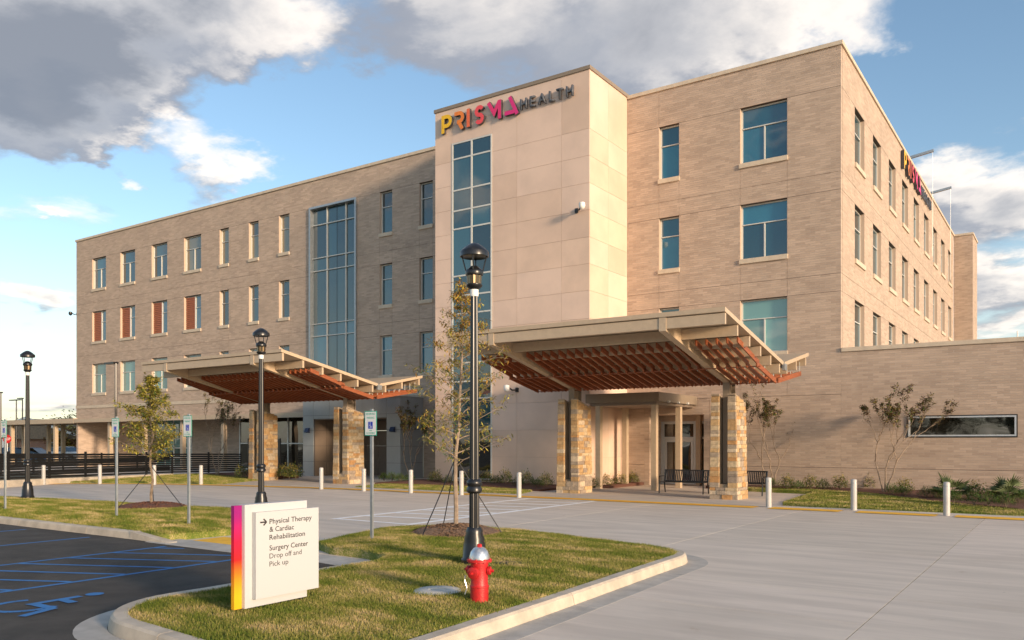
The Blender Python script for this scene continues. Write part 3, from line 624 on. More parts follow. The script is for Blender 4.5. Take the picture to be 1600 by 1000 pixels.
for xa, xb in zip(xq[:-1], xq[1:]):
    for z0, z1 in ((3.3, 3.5), (3.5, PZ)): MB().box(xa+.008, xb-.008, PY, PY+.05, z0+.008, z1-.008).build('metal_panel', GRAYP, B)
for z0, z1 in ((0, .85), (.85, 1.75), (1.75, 2.65), (2.65, 3.29)):
    for ya, yb in ((PY+.06, -.9), (-.9, .2), (.2, 1.2)): MB().box(PX0+.9, PX0+.95, ya+.008, yb-.008, z0+.008, z1-.008).build('metal_panel', BROWNP, B)
    for xa, xb in ((PX0+.96, -27.5), (-27.5, -26.4), (-26.4, -25.3)): MB().box(xa+.008, xb-.008, 1.2, 1.25, z0+.008, z1-.008).build('metal_panel', BROWNP, B)
MB().box(PX0-.03, PX1+.05, PY-.08, .0, PZ, PZ+.12).build('portal_coping', FRAMEW, B); MB().box(PX0+.96, -22.9, PY+.06, 1.2, 3.25, 3.3).build('portal_soffit', BROWNP, B)
e = MB().box(-25.3, -25.18, 1.1, 1.25, 0, 3.25).box(-22.98, -22.9, 1.1, 1.25, 0, 3.25).box(-25.18, -22.98, 1.1, 1.25, 2.28, 2.52).box(-25.18, -22.98, 1.1, 1.25, 3.1, 3.25).build('entrance_frame', SILVER, B)
for k, (xa, xb) in enumerate(((-25.18, -24.1), (-24.08, -22.98))):
    dd = MB().box(xa, xa+.06, 1.13, 1.18, .03, 2.28).box(xb-.06, xb, 1.13, 1.18, .03, 2.28).box(xa+.06, xb-.06, 1.13, 1.18, .03, .14).box(xa+.06, xb-.06, 1.13, 1.18, 2.2, 2.28).build('sliding_door', SILVER, B)
    MB().box(xa+.06, xb-.06, 1.15, 1.16, .14, 2.2).build('pane', mat('door_glass', (.12, .085, .035), .05, ior=1.8), dd)
    text_obj('decal', 'PRISMA', PLAINW, dd, (xa+.25, 1.148, 1.62), FRONT, height=.07); text_obj('decal', 'HEALTH', PLAINW, dd, (xa+.3, 1.148, 1.5), FRONT, height=.05)
    MB().box(xa+.4, xa+.62, 1.142, 1.148, .95, 1.3).build('notice', PLAINW, dd)
for xa, xb in ((-25.18, -24.1), (-24.1, -22.98)): MB().box(xa+.03, xb-.03, 1.15, 1.17, 2.55, 3.08).build('pane', G_BLACK, e)
for x in (PX0+.45, -22.4):
    MB().hexa([(x-.14, PY-.22, 2.55), (x+.14, PY-.22, 2.55), (x+.14, PY-.001, 2.5), (x-.14, PY-.001, 2.5)], [(x-.14, PY-.1, 2.78), (x+.14, PY-.1, 2.78), (x+.14, PY-.001, 2.8), (x-.14, PY-.001, 2.8)]).build('wall_light', mat('navy_fixture', (.02, .035, .09), .4), B)
# --- covered walk running on to the left
MB().box(-80, -57.9, -.35, 3.6, 3.46, 3.84).build('walk_roof', TAN, B); MB().box(-57.9, -31, -.34, -.005, 3.5, 3.79).build('walk_fascia', TAN, B)
for x in (-61.5, -66.4, -68.9, -73.5):
    for y in (.1, 3.2): MB().box(x-.14, x+.14, y-.14, y+.14, -.08, 3.46).build('walk_post', TAN, B)
# --- small flat entry canopy
MB().box(-9.4, -6.05, -4.1, -.02, 3.62, 4.0).build('entry_canopy', TAND, B); MB().box(-9.25, -6.2, -3.95, -.02, 3.5, 3.618).build('entry_canopy_soffit', BROWNP, B)
for x in (-8.9, -6.35):
    for y in (-3.83, -1.35, .95): MB().box(x-.11, x+.11, y-.11, y+.11, .0, 3.5 if y < 0 else 3.2).build('canopy_post', TAN, B)
for y in (-3.2, -2.2, -1.2): MB().box(-6.045, -5.96, y-.05, y+.05, 3.6, 3.68).build('canopy_clip', FRAMEW, B)
# --- lettering
def stroke_letter(name, strokes, m, parent, x, z, h, y, wd=.2, dep=.14, mp='f'):
    mb = MB()
    for k, pl in enumerate(strokes):
        pl = [Vector(p) for p in pl]; n = len(pl); Lf, Rt = [], []
        for i, p in enumerate(pl):
            d0 = (pl[i]-pl[i-1]).normalized() if i else (pl[1]-pl[0]).normalized(); d1 = (pl[i+1]-pl[i]).normalized() if i < n-1 else d0
            t = (d0+d1); t = t.normalized() if t.length > .01 else d0; nn = Vector((-t.y, t.x)); sc = 1/max(.5, nn.dot(Vector((-d0.y, d0.x))))
            Lf.append(p+nn*wd/2*sc); Rt.append(p-nn*wd/2*sc)
        for i in range(n-1):
            q = [Lf[i], Lf[i+1], Rt[i+1], Rt[i]]; dz = .002*k+.0004*i
            def P3(v, o): return (x+v.x*h, y-o, z+v.y*h) if mp == 'f' else (y+o, x+v.x*h, z+v.y*h)
            mb.hexa([P3(v, 0) for v in q], [P3(v, dep+dz) for v in q]); mb.m[-6:] = [1, 0, 1, 1, 1, 1]
    return mb.build(name, [m, mat('letter_return', (.05, .045, .05), .5)], parent)
def pm(n, c): return mat('letter_'+n, c, .4)
bowl = lambda cx, cy, r, a0, a1, n=8: arc(cx, cy, r, a0, a1, n)
LET = [('P', [[(.1, 0), (.1, 1)], [(.1, .9), (.38, .9)]+bowl(.38, .64, .26, 90, -90)[1:]+[(.1, .38)]], (.85, .50, .01), 0.0),
       ('R', [[(.0, .9), (.33, .9)]+bowl(.33, .66, .24, 90, -90)[1:]+[(.18, .42)], [(.28, .44), (.55, .0)]], (.80, .22, .03), .88),
       ('I', [[(.1, 0), (.1, 1)]], (.80, .15, .05), 1.70),
       ('S', [bowl(.34, .70, .21, 25, 270, 10)+bowl(.34, .29, .2, 90, -155, 10)[1:]], (.80, .08, .09), 2.20),
       ('M', [[(.06, 1), (.44, .36), (.78, .95)], [(.80, 0), (.80, 1)]], (.72, .035, .16), 3.04),
       ('A', [[(.30, 1), (.78, 0)], [(-.02, .17), (.6, .17)]], (.68, .03, .20), 4.14)]
sg = MB().box(-17.4, -10.2, TY-.02, TY-.001, 17.18, 17.2).build('letter_rail', PANEL, B)
for n, st, c, off in LET: stroke_letter('letter', st, pm(n, c), sg, -17.5+off*.90, 16.84, .86, TY-.03, .21)
LW_ = {'H': .34, 'E': .27, 'A': .40, 'L': .26, 'T': .33}; hx = 0.0
for i, ch in enumerate('HEALTH'):
    text_obj('letter', ch, mat('letter_slate', (.09, .10, .12), .45), sg, (-12.95+hx, TY-.04, 17.0), FRONT, height=.47, width=LW_[ch], ext=.12, bold=.008); hx += LW_[ch]+(.17 if ch != 'L' else .12)
sg2 = MB().box(.001, .02, 13.8, 24.3, 17.18, 17.2).build('letter_rail', BRICK, B)
for n, st, c, off in LET: stroke_letter('letter', st, pm(n, c), sg2, 13.7+off*1.22, 16.70, .98, .03, .21, .16, 's')
for i, ch in enumerate('HEALTH'): text_obj('letter', ch, MATS['letter_slate'], sg2, (.04, 20.1+i*.72, 16.85), SIDE, height=.58, width=.45, ext=.12, bold=.0)
# --- wall cameras
def wall_camera(x, y, z, dx, dy, m=PLAINW):
    c = MB().tube([(x, y, z), (x+dx*.35, y+dy*.35, z-.02), (x+dx*.62, y+dy*.62, z+.12)], .035, 8).box(x-.07, x+.07, y-.07, y+.07, z-.1, z+.1).build('wall_camera', BLACKM, B)
    MB().lathe([(.02, .2), (.13, .16), (.14, .02), (.11, -.07), (.02, -.13)], 14, (x+dx*.7, y+dy*.7, z+.02)).build('camera_dome', m, c, smooth=True)
wall_camera(TX1-.62, TY, 12.0, .7, -.6); wall_camera(XL, .1, 12.2, -.8, -.4, BLACKM); wall_camera(-13.2, TY, 4.35, -.3, -.8)
# ================================================================ BUTTERFLY CANOPIES
SL = .193; ZV = 4.68
def rz_(y): return ZV+SL*abs(y)
unit = MB(); unit.box(-.5, .5, -.5, .5, -.5, .5); bm = bmesh.new(); me0 = unit.mesh('stone_block', STONES[0]); bm.from_mesh(me0); bmesh.ops.bevel(bm, geom=bm.edges[:], offset=.045, segments=1, affect='EDGES'); bmesh.ops.recalc_face_normals(bm, faces=bm.faces)
for v in bm.verts: v.co += Vector((random.uniform(-.02, .02), random.uniform(-.02, .02), random.uniform(-.03, .03)))
STM = []
for sm in STONES: mm = bpy.data.meshes.new('stone'); bm.to_mesh(mm); mm.materials.clear(); mm.materials.append(sm); STM.append(mm)
bm.free()
def pier(parent, lx, single):
    # battered pier in two fins round the steel post; local to the canopy root
    def hw(z): return .50-.075*z/3.6
    def ztop(y): return 3.60-.28*(y+.55)/1.05
    Y0, Y1 = -.62, .48
    core = MB()
    for s in (-1, 1):
        i0 = .15*s
        q = [(lx+i0, Y0+.06), (lx+s*(hw(0)-.05), Y0+.06), (lx+s*(hw(0)-.05), Y1-.05), (lx+i0, Y1-.05)]; t = [(lx+i0, Y0+.06), (lx+s*(hw(3.5)-.05), Y0+.06), (lx+s*(hw(3.5)-.05), Y1-.05), (lx+i0, Y1-.05)]
        core.hexa([(*p, 0) for p in q], [(p[0], p[1], ztop(p[1])-.03) for p in t])
    core.box(lx-.149, lx+.149, Y0+.07, Y1-.06, 0, .53); core.box(lx-.149, lx+.149, .28, Y1-.06, .531, 3.25)
    co = core.build('pier_core', MORTAR, parent)
    rest = MB(); z = 0.0
    def stone(x0, x1, y0, y1, z0, z1, face):
        if z1-z0 < .03: return
        k = random.choices(range(7), (5, 4, 3, 4, 2, 2, 2))[0]; pr = random.uniform(-.012, .018)
        if face == 'f': y0 -= pr
        if face == 'r': x1 += pr
        if face == 'l': x0 -= pr
        gq = .006
        if single and face in 'fr': put('stone', STM[k], co, ((x0+x1)/2, (y0+y1)/2, (z0+z1)/2), None, (x1-x0-gq, y1-y0-gq, z1-z0-gq))
        else: rest.box(x0+gq/2, x1-gq/2, y0+gq/2, y1-gq/2, z0+gq/2, z1-gq/2, k)
    def split(a, b, lo, hi):
        out = [a]
        while out[-1] < b-hi: out.append(out[-1]+random.uniform(lo, hi))
        if b-out[-1] < lo*.6 and len(out) > 1: out.pop()
        return out+[b]
    while z < 3.56:
        h = random.choice((.08, .11, .14, .17, .21, .13)); z1 = min(z+h, 3.62); W = hw(z)
        if z1 <= .56:
            cs = split(lx-W, lx+W, .2, .45)
            for a, b in zip(cs[:-1], cs[1:]): stone(a, b, Y0, Y0+.11, z, z1, 'f')
        else:
            for a0, b0 in ((lx-W, lx-.15), (lx+.15, lx+W)):
                cs = split(a0, b0, .16, .40); zt = min(z1, 3.61)
                for a, b in zip(cs[:-1], cs[1:]): stone(a, b, Y0, Y0+.11, z, zt, 'f')
        for s, fc in ((1, 'r'), (-1, 'l')):
            cs = split(Y0+.112, Y1, .22, .5)
            for a, b in zip(cs[:-1], cs[1:]):
                zt = min(z1, ztop((a+b)/2))
                if zt-z < .04: continue
                if s > 0: stone(lx+W-.11, lx+W, a, b, z, zt, fc)
                else: stone(lx-W, lx-W+.11, a, b, z, zt, fc)
        cs = split(lx-W+.112, lx+W-.112, .2, .45)
        for a, b in zip(cs[:-1], cs[1:]): stone(a, b, Y1-.1, Y1+.005, z, min(z1, 3.3), 'b')
        z = z1
    o = rest.build('stone_facing', STONES, parent); o['kind'] = 'stuff'
    # sloping cap stones
    for s in (-1, 1):
        xa, xb = sorted((lx+.15*s, lx+s*hw(3.6)))
        MB().hexa([(xa, Y0+.01, ztop(Y0)-.03), (xb, Y0+.01, ztop(Y0)-.03), (xb, Y1-.01, ztop(Y1)-.03), (xa, Y1-.01, ztop(Y1)-.03)], [(xa, Y0+.01, ztop(Y0)+.03), (xb, Y0+.01, ztop(Y0)+.03), (xb, Y1-.01, ztop(Y1)+.03), (xa, Y1-.01, ztop(Y1)+.03)]).build('cap_stone', STONES[2], parent)
def canopy(cx, label, single):
    T = root('drive_canopy', (cx, -6.6, 0), label, 'canopy', 'butterfly canopies over the drive')
    L = 5.0; YF, YR = -5.7, 3.1
    for ya, yb in ((YF, -.06), (.06, YR)):
        MB().hexa([(-L, ya, rz_(ya)-.13), (L, ya, rz_(ya)-.13), (L, yb, rz_(yb)-.13), (-L, yb, rz_(yb)-.13)], [(-L, ya, rz_(ya)), (L, ya, rz_(ya)), (L, yb, rz_(yb)), (-L, yb, rz_(yb))]).build('roof_deck', TAN, T)
    MB().box(-L+.02, L-.02, -.055, .055, ZV-.2, ZV-.03).build('gutter', GALV, T); MB().box(L-.03, L+.06, -.14, .14, ZV-.28, ZV-.06).build('gutter_box', GALV, T)
    for y in (-5.6, -4.5, -3.42, -2.36, -1.32, -.36, .5, 1.65, 2.9):
        zt = rz_(y)-.133-SL*.06; e = .05 if y > YF+.2 else .02
        MB().box(-L+e, L-e, y-.05, y+.05, zt-.31, zt).build('purlin', TAN, T)
    for lx in (-3.1, 3.1):
        a = MB()
        for ya, yb, da, db in ((YF+.03, 0, .40, .56), (YR-.35, 0, .36, .56)):
            za = rz_(ya)-.134; zb_ = rz_(yb)-.134
            a.hexa([(lx-.11, ya, za-da), (lx+.11, ya, za-da), (lx+.11, yb, zb_-db), (lx-.11, yb, zb_-db)], [(lx-.11, ya, za), (lx+.11, ya, za), (lx+.11, yb, zb_), (lx-.11, yb, zb_)])
        a.build('arm', TAN, T)
        p = MB(); p.box(lx-.125, lx+.125, -.3, -.27, .54, 4.1).box(lx-.125, lx+.125, .24, .27, .54, 4.1).box(lx-.015, lx+.015, -.27, .24, .54, 4.2).box(lx-.125, lx+.125, -.3, .27, 4.1, 4.13); p.build('steel_post', TAND, T)
        pier(T, lx, single)
    # hanging slats, three rows, with their hanger rods
    n = 30; xs_ = [-4.75+9.5*k/(n-1) for k in range(n)]
    rows = [(-3.95, -1.95, 5.14, 4.60), (-2.15, -.12, 4.55, 4.13), (.12, 2.95, 4.16, 4.60)]
    meshes = []
    for ya, yb, za, zb_ in rows:
        mb = MB(); mb.hexa([(-.022, ya, za-.17), (.022, ya, za-.17), (.022, yb, zb_-.17), (-.022, yb, zb_-.17)], [(-.022, ya, za), (.022, ya, za), (.022, yb, zb_), (-.022, yb, zb_)]); me = mb.mesh('slat', SLAT)
        b_ = bmesh.new(); b_.from_mesh(me); bmesh.ops.recalc_face_normals(b_, faces=b_.faces); b_.to_mesh(me); b_.free(); meshes.append(me)
    for x in xs_:
        if min(abs(x-3.1), abs(x+3.1)) < .14: continue
        for me in meshes: put('slat', me, T, (x, 0, 0))
    rods = MB()
    for x in xs_:
        for y, zt, zb_ in ((-3.42, 5.0, 4.95), (-2.36, 4.75, 4.66), (-1.32, 4.5, 4.33), (-.36, 4.3, 4.12), (.5, 4.3, 4.18), (1.65, 4.5, 4.36), (2.8, 4.75, 4.54)):
            if min(abs(x-3.1), abs(x+3.1)) < .14: continue
            rods.box(x-.012, x+.012, y-.012, y+.012, zb_-.03, rz_(y)-.3)
    o = rods.build('hanger_rods', FRAMEW, T, fix=False); o['kind'] = 'stuff'
    rl = MB()
    for y, z in ((-2.05, 4.41), (-.14, 4.02)): rl.box(-4.85, 4.85, y-.02, y+.02, z-.03, z)
    rl.build('slat_rail', SLAT, T)
    return T
canopy(-5.36, 'tan butterfly canopy on stone piers beside the stone tower and benches', True)
canopy(-23.95, 'tan butterfly canopy on stone piers before the grey panelled entrance', False)
# ================================================================ STREET FURNITURE
def lamp(loc, label):
    T = root('street_lamp', loc, label, 'street lamp', 'black lantern lamps')
    MB().lathe([(.20, 0), (.20, .07), (.175, .1), (.165, .30), (.15, .34), (.155, .38), (.125, .46), (.13, .50), (.10, .55)], 24, flute=0).build('base', BLACKM, T, smooth=True)
    MB().lathe([(.078, .5), (.075, 1.0), (.055, 4.05)], 32, flute=.09).build('post', BLACKM, T)
    MB().lathe([(.088, 1.06), (.115, 1.08), (.12, 1.12), (.10, 1.16), (.12, 1.2), (.115, 1.24), (.085, 1.27)], 24).build('ring', BLACKM, T, smooth=True)
    MB().lathe([(.06, 4.0), (.064, 4.02), (.064, 4.12), (.06, 4.13)], 16).build('white_band', PLAINW, T)
    MB().lathe([(.06, 4.1), (.105, 4.14), (.12, 4.16), (.12, 4.18), (.10, 4.19), (.10, 4.30), (.13, 4.32), (.14, 4.36), (.13, 4.385), (.08, 4.43), (.05, 4.455), (.015, 4.46)], 24).build('collar', BLACKM, T, smooth=True)
    MB().lathe([(.108, 4.185), (.115, 4.315)], 24, flute=.06).build('ribbed_housing', mat('bronze', (.16, .115, .07), .25, metal=.8), T)
    for k in range(4):
        t = R(30+90*k); MB().tube([(.12*math.cos(t), .12*math.sin(t), 4.36), (.19*math.cos(t), .19*math.sin(t), 4.62)], .011, 6).build('arm', BLACKM, T)
    MB().lathe([(.10, 4.62), (.19, 4.605), (.205, 4.59), (.215, 4.595), (.217, 4.66), (.205, 4.68), (.13, 4.745), (.07, 4.785), (.03, 4.80), (.008, 4.802)], 28).build('cap', BLACKM, T, smooth=True)
    return T
lamp(LAMP1, 'black fluted lantern lamp post just behind the red hydrant')
lamp(g(43, 779, .15), 'black fluted lantern lamp post before the fence beside the covered walk')
p = atdepth(408, 700, 21.4); lamp((p[0], p[1], .15), 'black fluted lantern lamp post rising behind the white directional sign')
def psign(loc, label, van=True):
    T = root('parking_sign', loc, label, 'sign', 'reserved parking signs')
    MB().box(-.028, .028, -.02, .02, -.1, 2.45).build('post', GALV, T)
    s = MB().prism([(-.1525+.03+.03*math.cos(R(a))*-1*0, 0) for a in ()] or [(-.15, -.0), (.15, 0), (.15, .45), (-.15, .45)], 0, .006)
    bd = MB(); bd.box(-.152, .152, -.034, -.028, 1.95, 2.41); b_ = bd.build('sign_plate', GREENP, T)
    MB().box(-.138, .138, -.036, -.0345, 1.965, 2.395).build('sign_face', PLAINW, T)
    MB().box(-.055, .055, -.0385, -.0365, 2.08, 2.21).build('symbol_square', BLUES, T)
    mb = MB(); zc = 2.125
    pts = [(.0+.028*math.cos(R(t)), zc+.028*math.sin(R(t))) for t in range(120, 400, 25)]
    for (xa, za), (xb, zb_) in zip(pts[:-1], pts[1:]): mb.add([(xa, -.0392, za-.004), (xb, -.0392, zb_-.004), (xb, -.0392, zb_+.004), (xa, -.0392, za+.004)], [(0, 1, 2, 3)])
    mb.add([(-.012, -.0394, 2.13), (-.002, -.0394, 2.13), (-.002, -.0394, 2.178), (-.012, -.0394, 2.178)], [(0, 1, 2, 3)]); mb.add([(-.012, -.0396, 2.13), (.022, -.0396, 2.128), (.034, -.0396, 2.1), (.026, -.0396, 2.098), (.016, -.0396, 2.12), (-.012, -.0396, 2.122)], [(0, 1, 2, 3, 4, 5)]); mb.add([(-.007+.01*math.cos(R(t)), -.0398, 2.192+.01*math.sin(R(t))) for t in range(0, 360, 45)], [tuple(range(8))])
    mb.build('wheelchair_symbol', PLAINW, T, fix=False)
    for s_, z, wd, h in (('RESERVED', 2.335, .23, .04), ('PARKING', 2.265, .19, .04), ('VAN', 2.035, .07, .026), ('ACCESSIBLE', 1.985, .22, .032)):
        text_obj('lettering', s_, GREENP, T, (-wd/2, -.0365, z), FRONT, height=h, width=wd, ext=.001)
    return T
psign(g(581, 844, .16), 'green and white reserved parking sign on post beside the straw mulch ring')
psign(g(8, 796, .16), 'green and white reserved parking sign on post beside the lamp before the fence')
psign(g(182, 808, .16), 'green and white reserved parking sign on post, first beside the leafy young tree')
psign(g(295, 821, .16), 'green and white reserved parking sign on post, between the leafy tree and the yellow ramp')
# bollards
BP = [(68, 757), (156, 756), (241, 757), (314, 757), (502, 764), (568.5, 767), (642, 770), (721, 773), (811, 777), (1201, 792), (1334, 797), (1479, 805)]
BL = ['nearest the low retaining wall', 'below the black fence, second along', 'behind the leafy young tree', 'before the mulch bed of the bare tree', 'in front of the grey panelled entrance', 'against the front of the stone pier by the sign', 'before the lawn left of the slim tree', 'behind the slim staked tree', 'before the pale tower wall', 'beside the end bench', 'before the bare tree at the long wall', 'before the palm clump']
mb = MB(); mb.lathe([(.085, -.05), (.085, .86), (.078, .885), (.05, .90), (.01, .905)], 20); bme = mb.mesh('bollard', BOLL); bme.polygons.foreach_set('use_smooth', [True]*len(bme.polygons)); bme.set_sharp_from_angle(angle=R(40))
for (px, py), l in zip(BP, BL):
    T = root('bollard', g(px, py, .01), 'white steel bollard '+l, 'bollard', 'white bollards along the drive edge'); put('tube', bme, T); MB().lathe([(.0865, .78), (.0865, .80)], 20).build('seam_band', GALV, T)
# hydrant
T = root('fire_hydrant', HYD, 'red fire hydrant with silver bonnet on the grass island', 'fire hydrant'); T.rotation_euler = (0, 0, R(20)); T.scale = (1.0, 1.0, .98)
MB().lathe([(.105, -.06), (.105, .155), (.112, .16), (.112, .175), (.105, .18), (.10, .20), (.098, .40), (.105, .43), (.105, .455), (.145, .46), (.145, .485), (.13, .49)], 28).build('barrel', REDH, T, smooth=True)
MB().lathe([(.12, .488), (.118, .52), (.10, .575), (.07, .615), (.04, .63)], 28).build('bonnet', CHROME, T, smooth=True)
MB().lathe([(.03, .625), (.028, .66), (.02, .665)], 6).build('operating_nut', REDH, T)
def nozzle(ang, r, ln, z=.34):
    d = Vector((math.cos(R(ang)), math.sin(R(ang)), 0)); o = Vector((0, 0, z))
    return MB().tube([o+d*.07, o+d*(.08+ln*.4), o+d*(.081+ln*.4), o+d*(.08+ln*.9), o+d*(.08+ln)], [r*.8, r*.8, r, r, r*.7], 18).tube([o+d*(.08+ln), o+d*(.11+ln)], [.022, .018], 5)
nozzle(-105, .068, .085).build('pumper_nozzle', REDH, T, smooth=True); nozzle(170, .05, .08, .355).build('hose_nozzle', REDH, T, smooth=True); nozzle(0, .05, .06, .355).build('hose_nozzle', REDH, T, smooth=True)
mb = MB()
for k in range(9): mb.tube([(-.14-.012*math.sin(k*.8), -.08, .30-.025*k), (-.14-.012*math.sin(k*.8+.8), -.08, .278-.025*k)], .007, 5)
mb.build('chain', CHROME, T)
mb = MB()
for k in range(8): mb.tube([(.128*math.cos(R(45*k)), .128*math.sin(R(45*k)), .45), (.128*math.cos(R(45*k)), .128*math.sin(R(45*k)), .497)], .012, 6)
mb.build('flange_bolts', REDH, T)
tag(MB().lathe([(.30, -.06), (.30, .015), (.28, .03), (.12, .035), (.115, .02), (.01, .02)], 28, COVER).build('valve_cover', mat('pale_concrete', (.55, .52, .47), .9, var=.1), None, smooth=True), 'round concrete valve collar sunk in the grass left of the hydrant', 'valve cover')
tag(MB().box(LAMP1[0]+.3, LAMP1[0]+.68, LAMP1[1]+.08, LAMP1[1]+.42, .12, .20).build('utility_box_lid', mat('box_lid', (.02, .03, .04), .6)), 'dark utility box lid in grass beside the lamp base', 'utility box')
# directional sign, faces +X
T = root('directional_sign', (MON[0], MON[1], .15), 'white directional sign with red to yellow edge strip on the grass', 'sign')
def grad_mat():
    m = bpy.data.materials.new('gradient_strip'); m.use_nodes = True; nt = m.node_tree; b = nt.nodes['Principled BSDF']; b.inputs['Roughness'].default_value = .4
    geo = nd(nt, 'ShaderNodeNewGeometry'); s = nd(nt, 'ShaderNodeSeparateXYZ'); nt.links.new(geo.outputs['Position'], s.inputs[0]); r = nd(nt, 'ShaderNodeValToRGB'); nt.links.new(sstep(nt, s.outputs[2], .2, 1.36), r.inputs[0])
    e = r.color_ramp.elements; e[0].position = .05; e[0].color = (.85, .42, .01, 1); e[1].position = .97; e[1].color = (.30, .005, .16, 1)
    for p, c in ((.28, (.80, .17, .01, 1)), (.45, (.75, .012, .012, 1)), (.70, (.68, .006, .05, 1))): k = e.new(p); k.color = c
    nt.links.new(r.outputs[0], b.inputs['Base Color']); return m
MB().box(-.045, .045, .12, .86, -.1, .10).build('plinth', BLACKM, T)
MB().box(-.03, .02, -.10, -.002, .07, 1.17).build('edge_strip', grad_mat(), T)
MB().box(-.065, .065, .0, .86, .07, 1.175).build('sign_body', SIGNW, T)
pn = MB().box(.068, .128, .095, .98, .16, 1.09).build('message_panel', SIGNW, T)
for s_, z, h, bd in (('Physical Therapy', .955, .055, .012), ('& Cardiac', .868, .055, .012), ('Rehabilitation', .781, .055, .012), ('Surgery Center', .665, .055, .012), ('Drop off and', .578, .055, 0), ('Pick up', .491, .055, 0)):
    text_obj('lettering', s_, INK, pn, (.1282, .275, z), SIDE, height=h, ext=.001, bold=bd*.7, width={'Physical Therapy': .60, '& Cardiac': .34, 'Rehabilitation': .50, 'Surgery Center': .545, 'Drop off and': .45, 'Pick up': .26}[s_])
mb = MB()
for a, b in (((.15, .98), (.235, .98)), ((.195, 1.015), (.236, .979)), ((.195, .945), (.236, .981))):
    d = (Vector(b)-Vector(a)).normalized(); n_ = Vector((-d.y, d.x))*.0085; q = [Vector(a)+n_, Vector(a)-n_, Vector(b)-n_, Vector(b)+n_]; mb.add([(.1288+.0002*len(mb.f), v.x, v.y) for v in q], [(0, 1, 2, 3)])
mb.build('arrow', INK, pn, fix=False)
# benches
def bench(x0, x1, y, label):
    T = root('bench', ((x0+x1)/2, y, .012), label, 'bench', 'black metal benches'); L = (x1-x0)/2
    for s in (-1, 1):
        x = s*(L-.06)
        MB().tube([(x, -.28, 0), (x, -.24, .42)], .025, 6).build('leg', BLACKM, T); MB().tube([(x, .30, 0), (x, .2, .42), (x, .33, .88)], .025, 6).build('leg', BLACKM, T)
        MB().tube([(x, -.26, .40), (x, -.27, .64), (x, .26, .66)], .022, 6).build('armrest', BLACKM, T)
    mb = MB()
    for k in range(7): mb.box(-L+.08, L-.08, -.25+k*.068, -.205+k*.068, .42, .44)
    mb.build('seat', BLACKM, T); mb = MB()
    n = int(2*L/.075)
    for k in range(n):
        x = -L+.1+(2*L-.2)*k/(n-1); mb.hexa([(x-.02, .20, .47), (x+.02, .20, .47), (x+.02, .215, .47), (x-.02, .215, .47)], [(x-.02, .31, .86), (x+.02, .31, .86), (x+.02, .325, .86), (x-.02, .325, .86)])
    mb.box(-L+.04, L-.04, .19, .225, .44, .475).box(-L+.04, L-.04, .305, .34, .855, .90); mb.build('backrest', BLACKM, T)
bench(-5.65, -3.75, -4.8, 'black slatted metal bench before the glass doors, left of the stone pier'); bench(-3.4, -1.6, -4.55, 'black slatted metal bench mostly behind the stone pier, near the bollard')
# fence on its low retaining wall
struct(MB().hexa([(-30.2, -19.5, -.07), (-29.9, -19.5, -.07), (-35.9, -6.0, -.07), (-36.2, -6.0, -.07)], [(-30.2, -19.5, .34), (-29.9, -19.5, .34), (-35.9, -6.0, .12), (-36.2, -6.0, .12)]).build('retaining_wall', KERB))
def fence(pts, label, h=1.22):
    T = root('slat_fence', (*pts[0][:2], pts[0][2]), label, 'fence', 'black slat fences round the courtyard'); o = Vector(pts[0])
    for a, b in zip(pts[:-1], pts[1:]):
        a = Vector(a)-o; b = Vector(b)-o; n = max(1, round((b-a).length/2.4)); d = (b-a); dh = Vector((d.x, d.y, 0)).normalized(); nn = Vector((-dh.y, dh.x, 0))*.02
        for k in range(n+1):
            p = a+d*k/n
            if k < n or b+o == Vector(pts[-1]): MB().hexa([p+nn*2+dh*.045, p+nn*2-dh*.045, p-nn*2-dh*.045, p-nn*2+dh*.045], [q+Vector((0, 0, h+.06)) for q in (p+nn*2+dh*.045, p+nn*2-dh*.045, p-nn*2-dh*.045, p-nn*2+dh*.045)]).build('post', BLACKM, T)
            if k == n: break
            q = a+d*(k+1)/n
            for r in range(9):
                z0 = .06+r*.13; z1 = z0+.085; u = p+dh*.05; v = q-dh*.05
                MB().hexa([Vector(t)+Vector((0, 0, z0)) for t in (u+nn, u-nn, v-nn, v+nn)], [Vector(t)+Vector((0, 0, z1)) for t in (u+nn, u-nn, v-nn, v+nn)]).build('slat', BLACKM, T)
    return T
fence([(-30.05, -19.5, .33), (-36.05, -6.0, .11), (-36.3, -.9, .05)], 'long black slat fence standing on the low retaining wall')
fence([(-38.5, -21.5, .1), (-44.5, -8.0, .0), (-44.5, -.6, 0)], 'black slat fence on the far side of the courtyard, seen through the front one')
T = root('gate_screen', (-33.4, -1.3, .05), 'tall black perforated screen beside the bare tree', 'screen'); MB().box(-1.7, -.02, -.03, .03, 0, 2.1).build('screen_panel', BLACKM, T); MB().box(.02, 1.2, -.03, .03, 0, 2.1).build('screen_panel', BLACKM, T)
for x in (-1.74, 0, 1.24): MB().box(x-.035, x+.035, -.04, .04, -.05, 2.15).build('post', BLACKM, T)
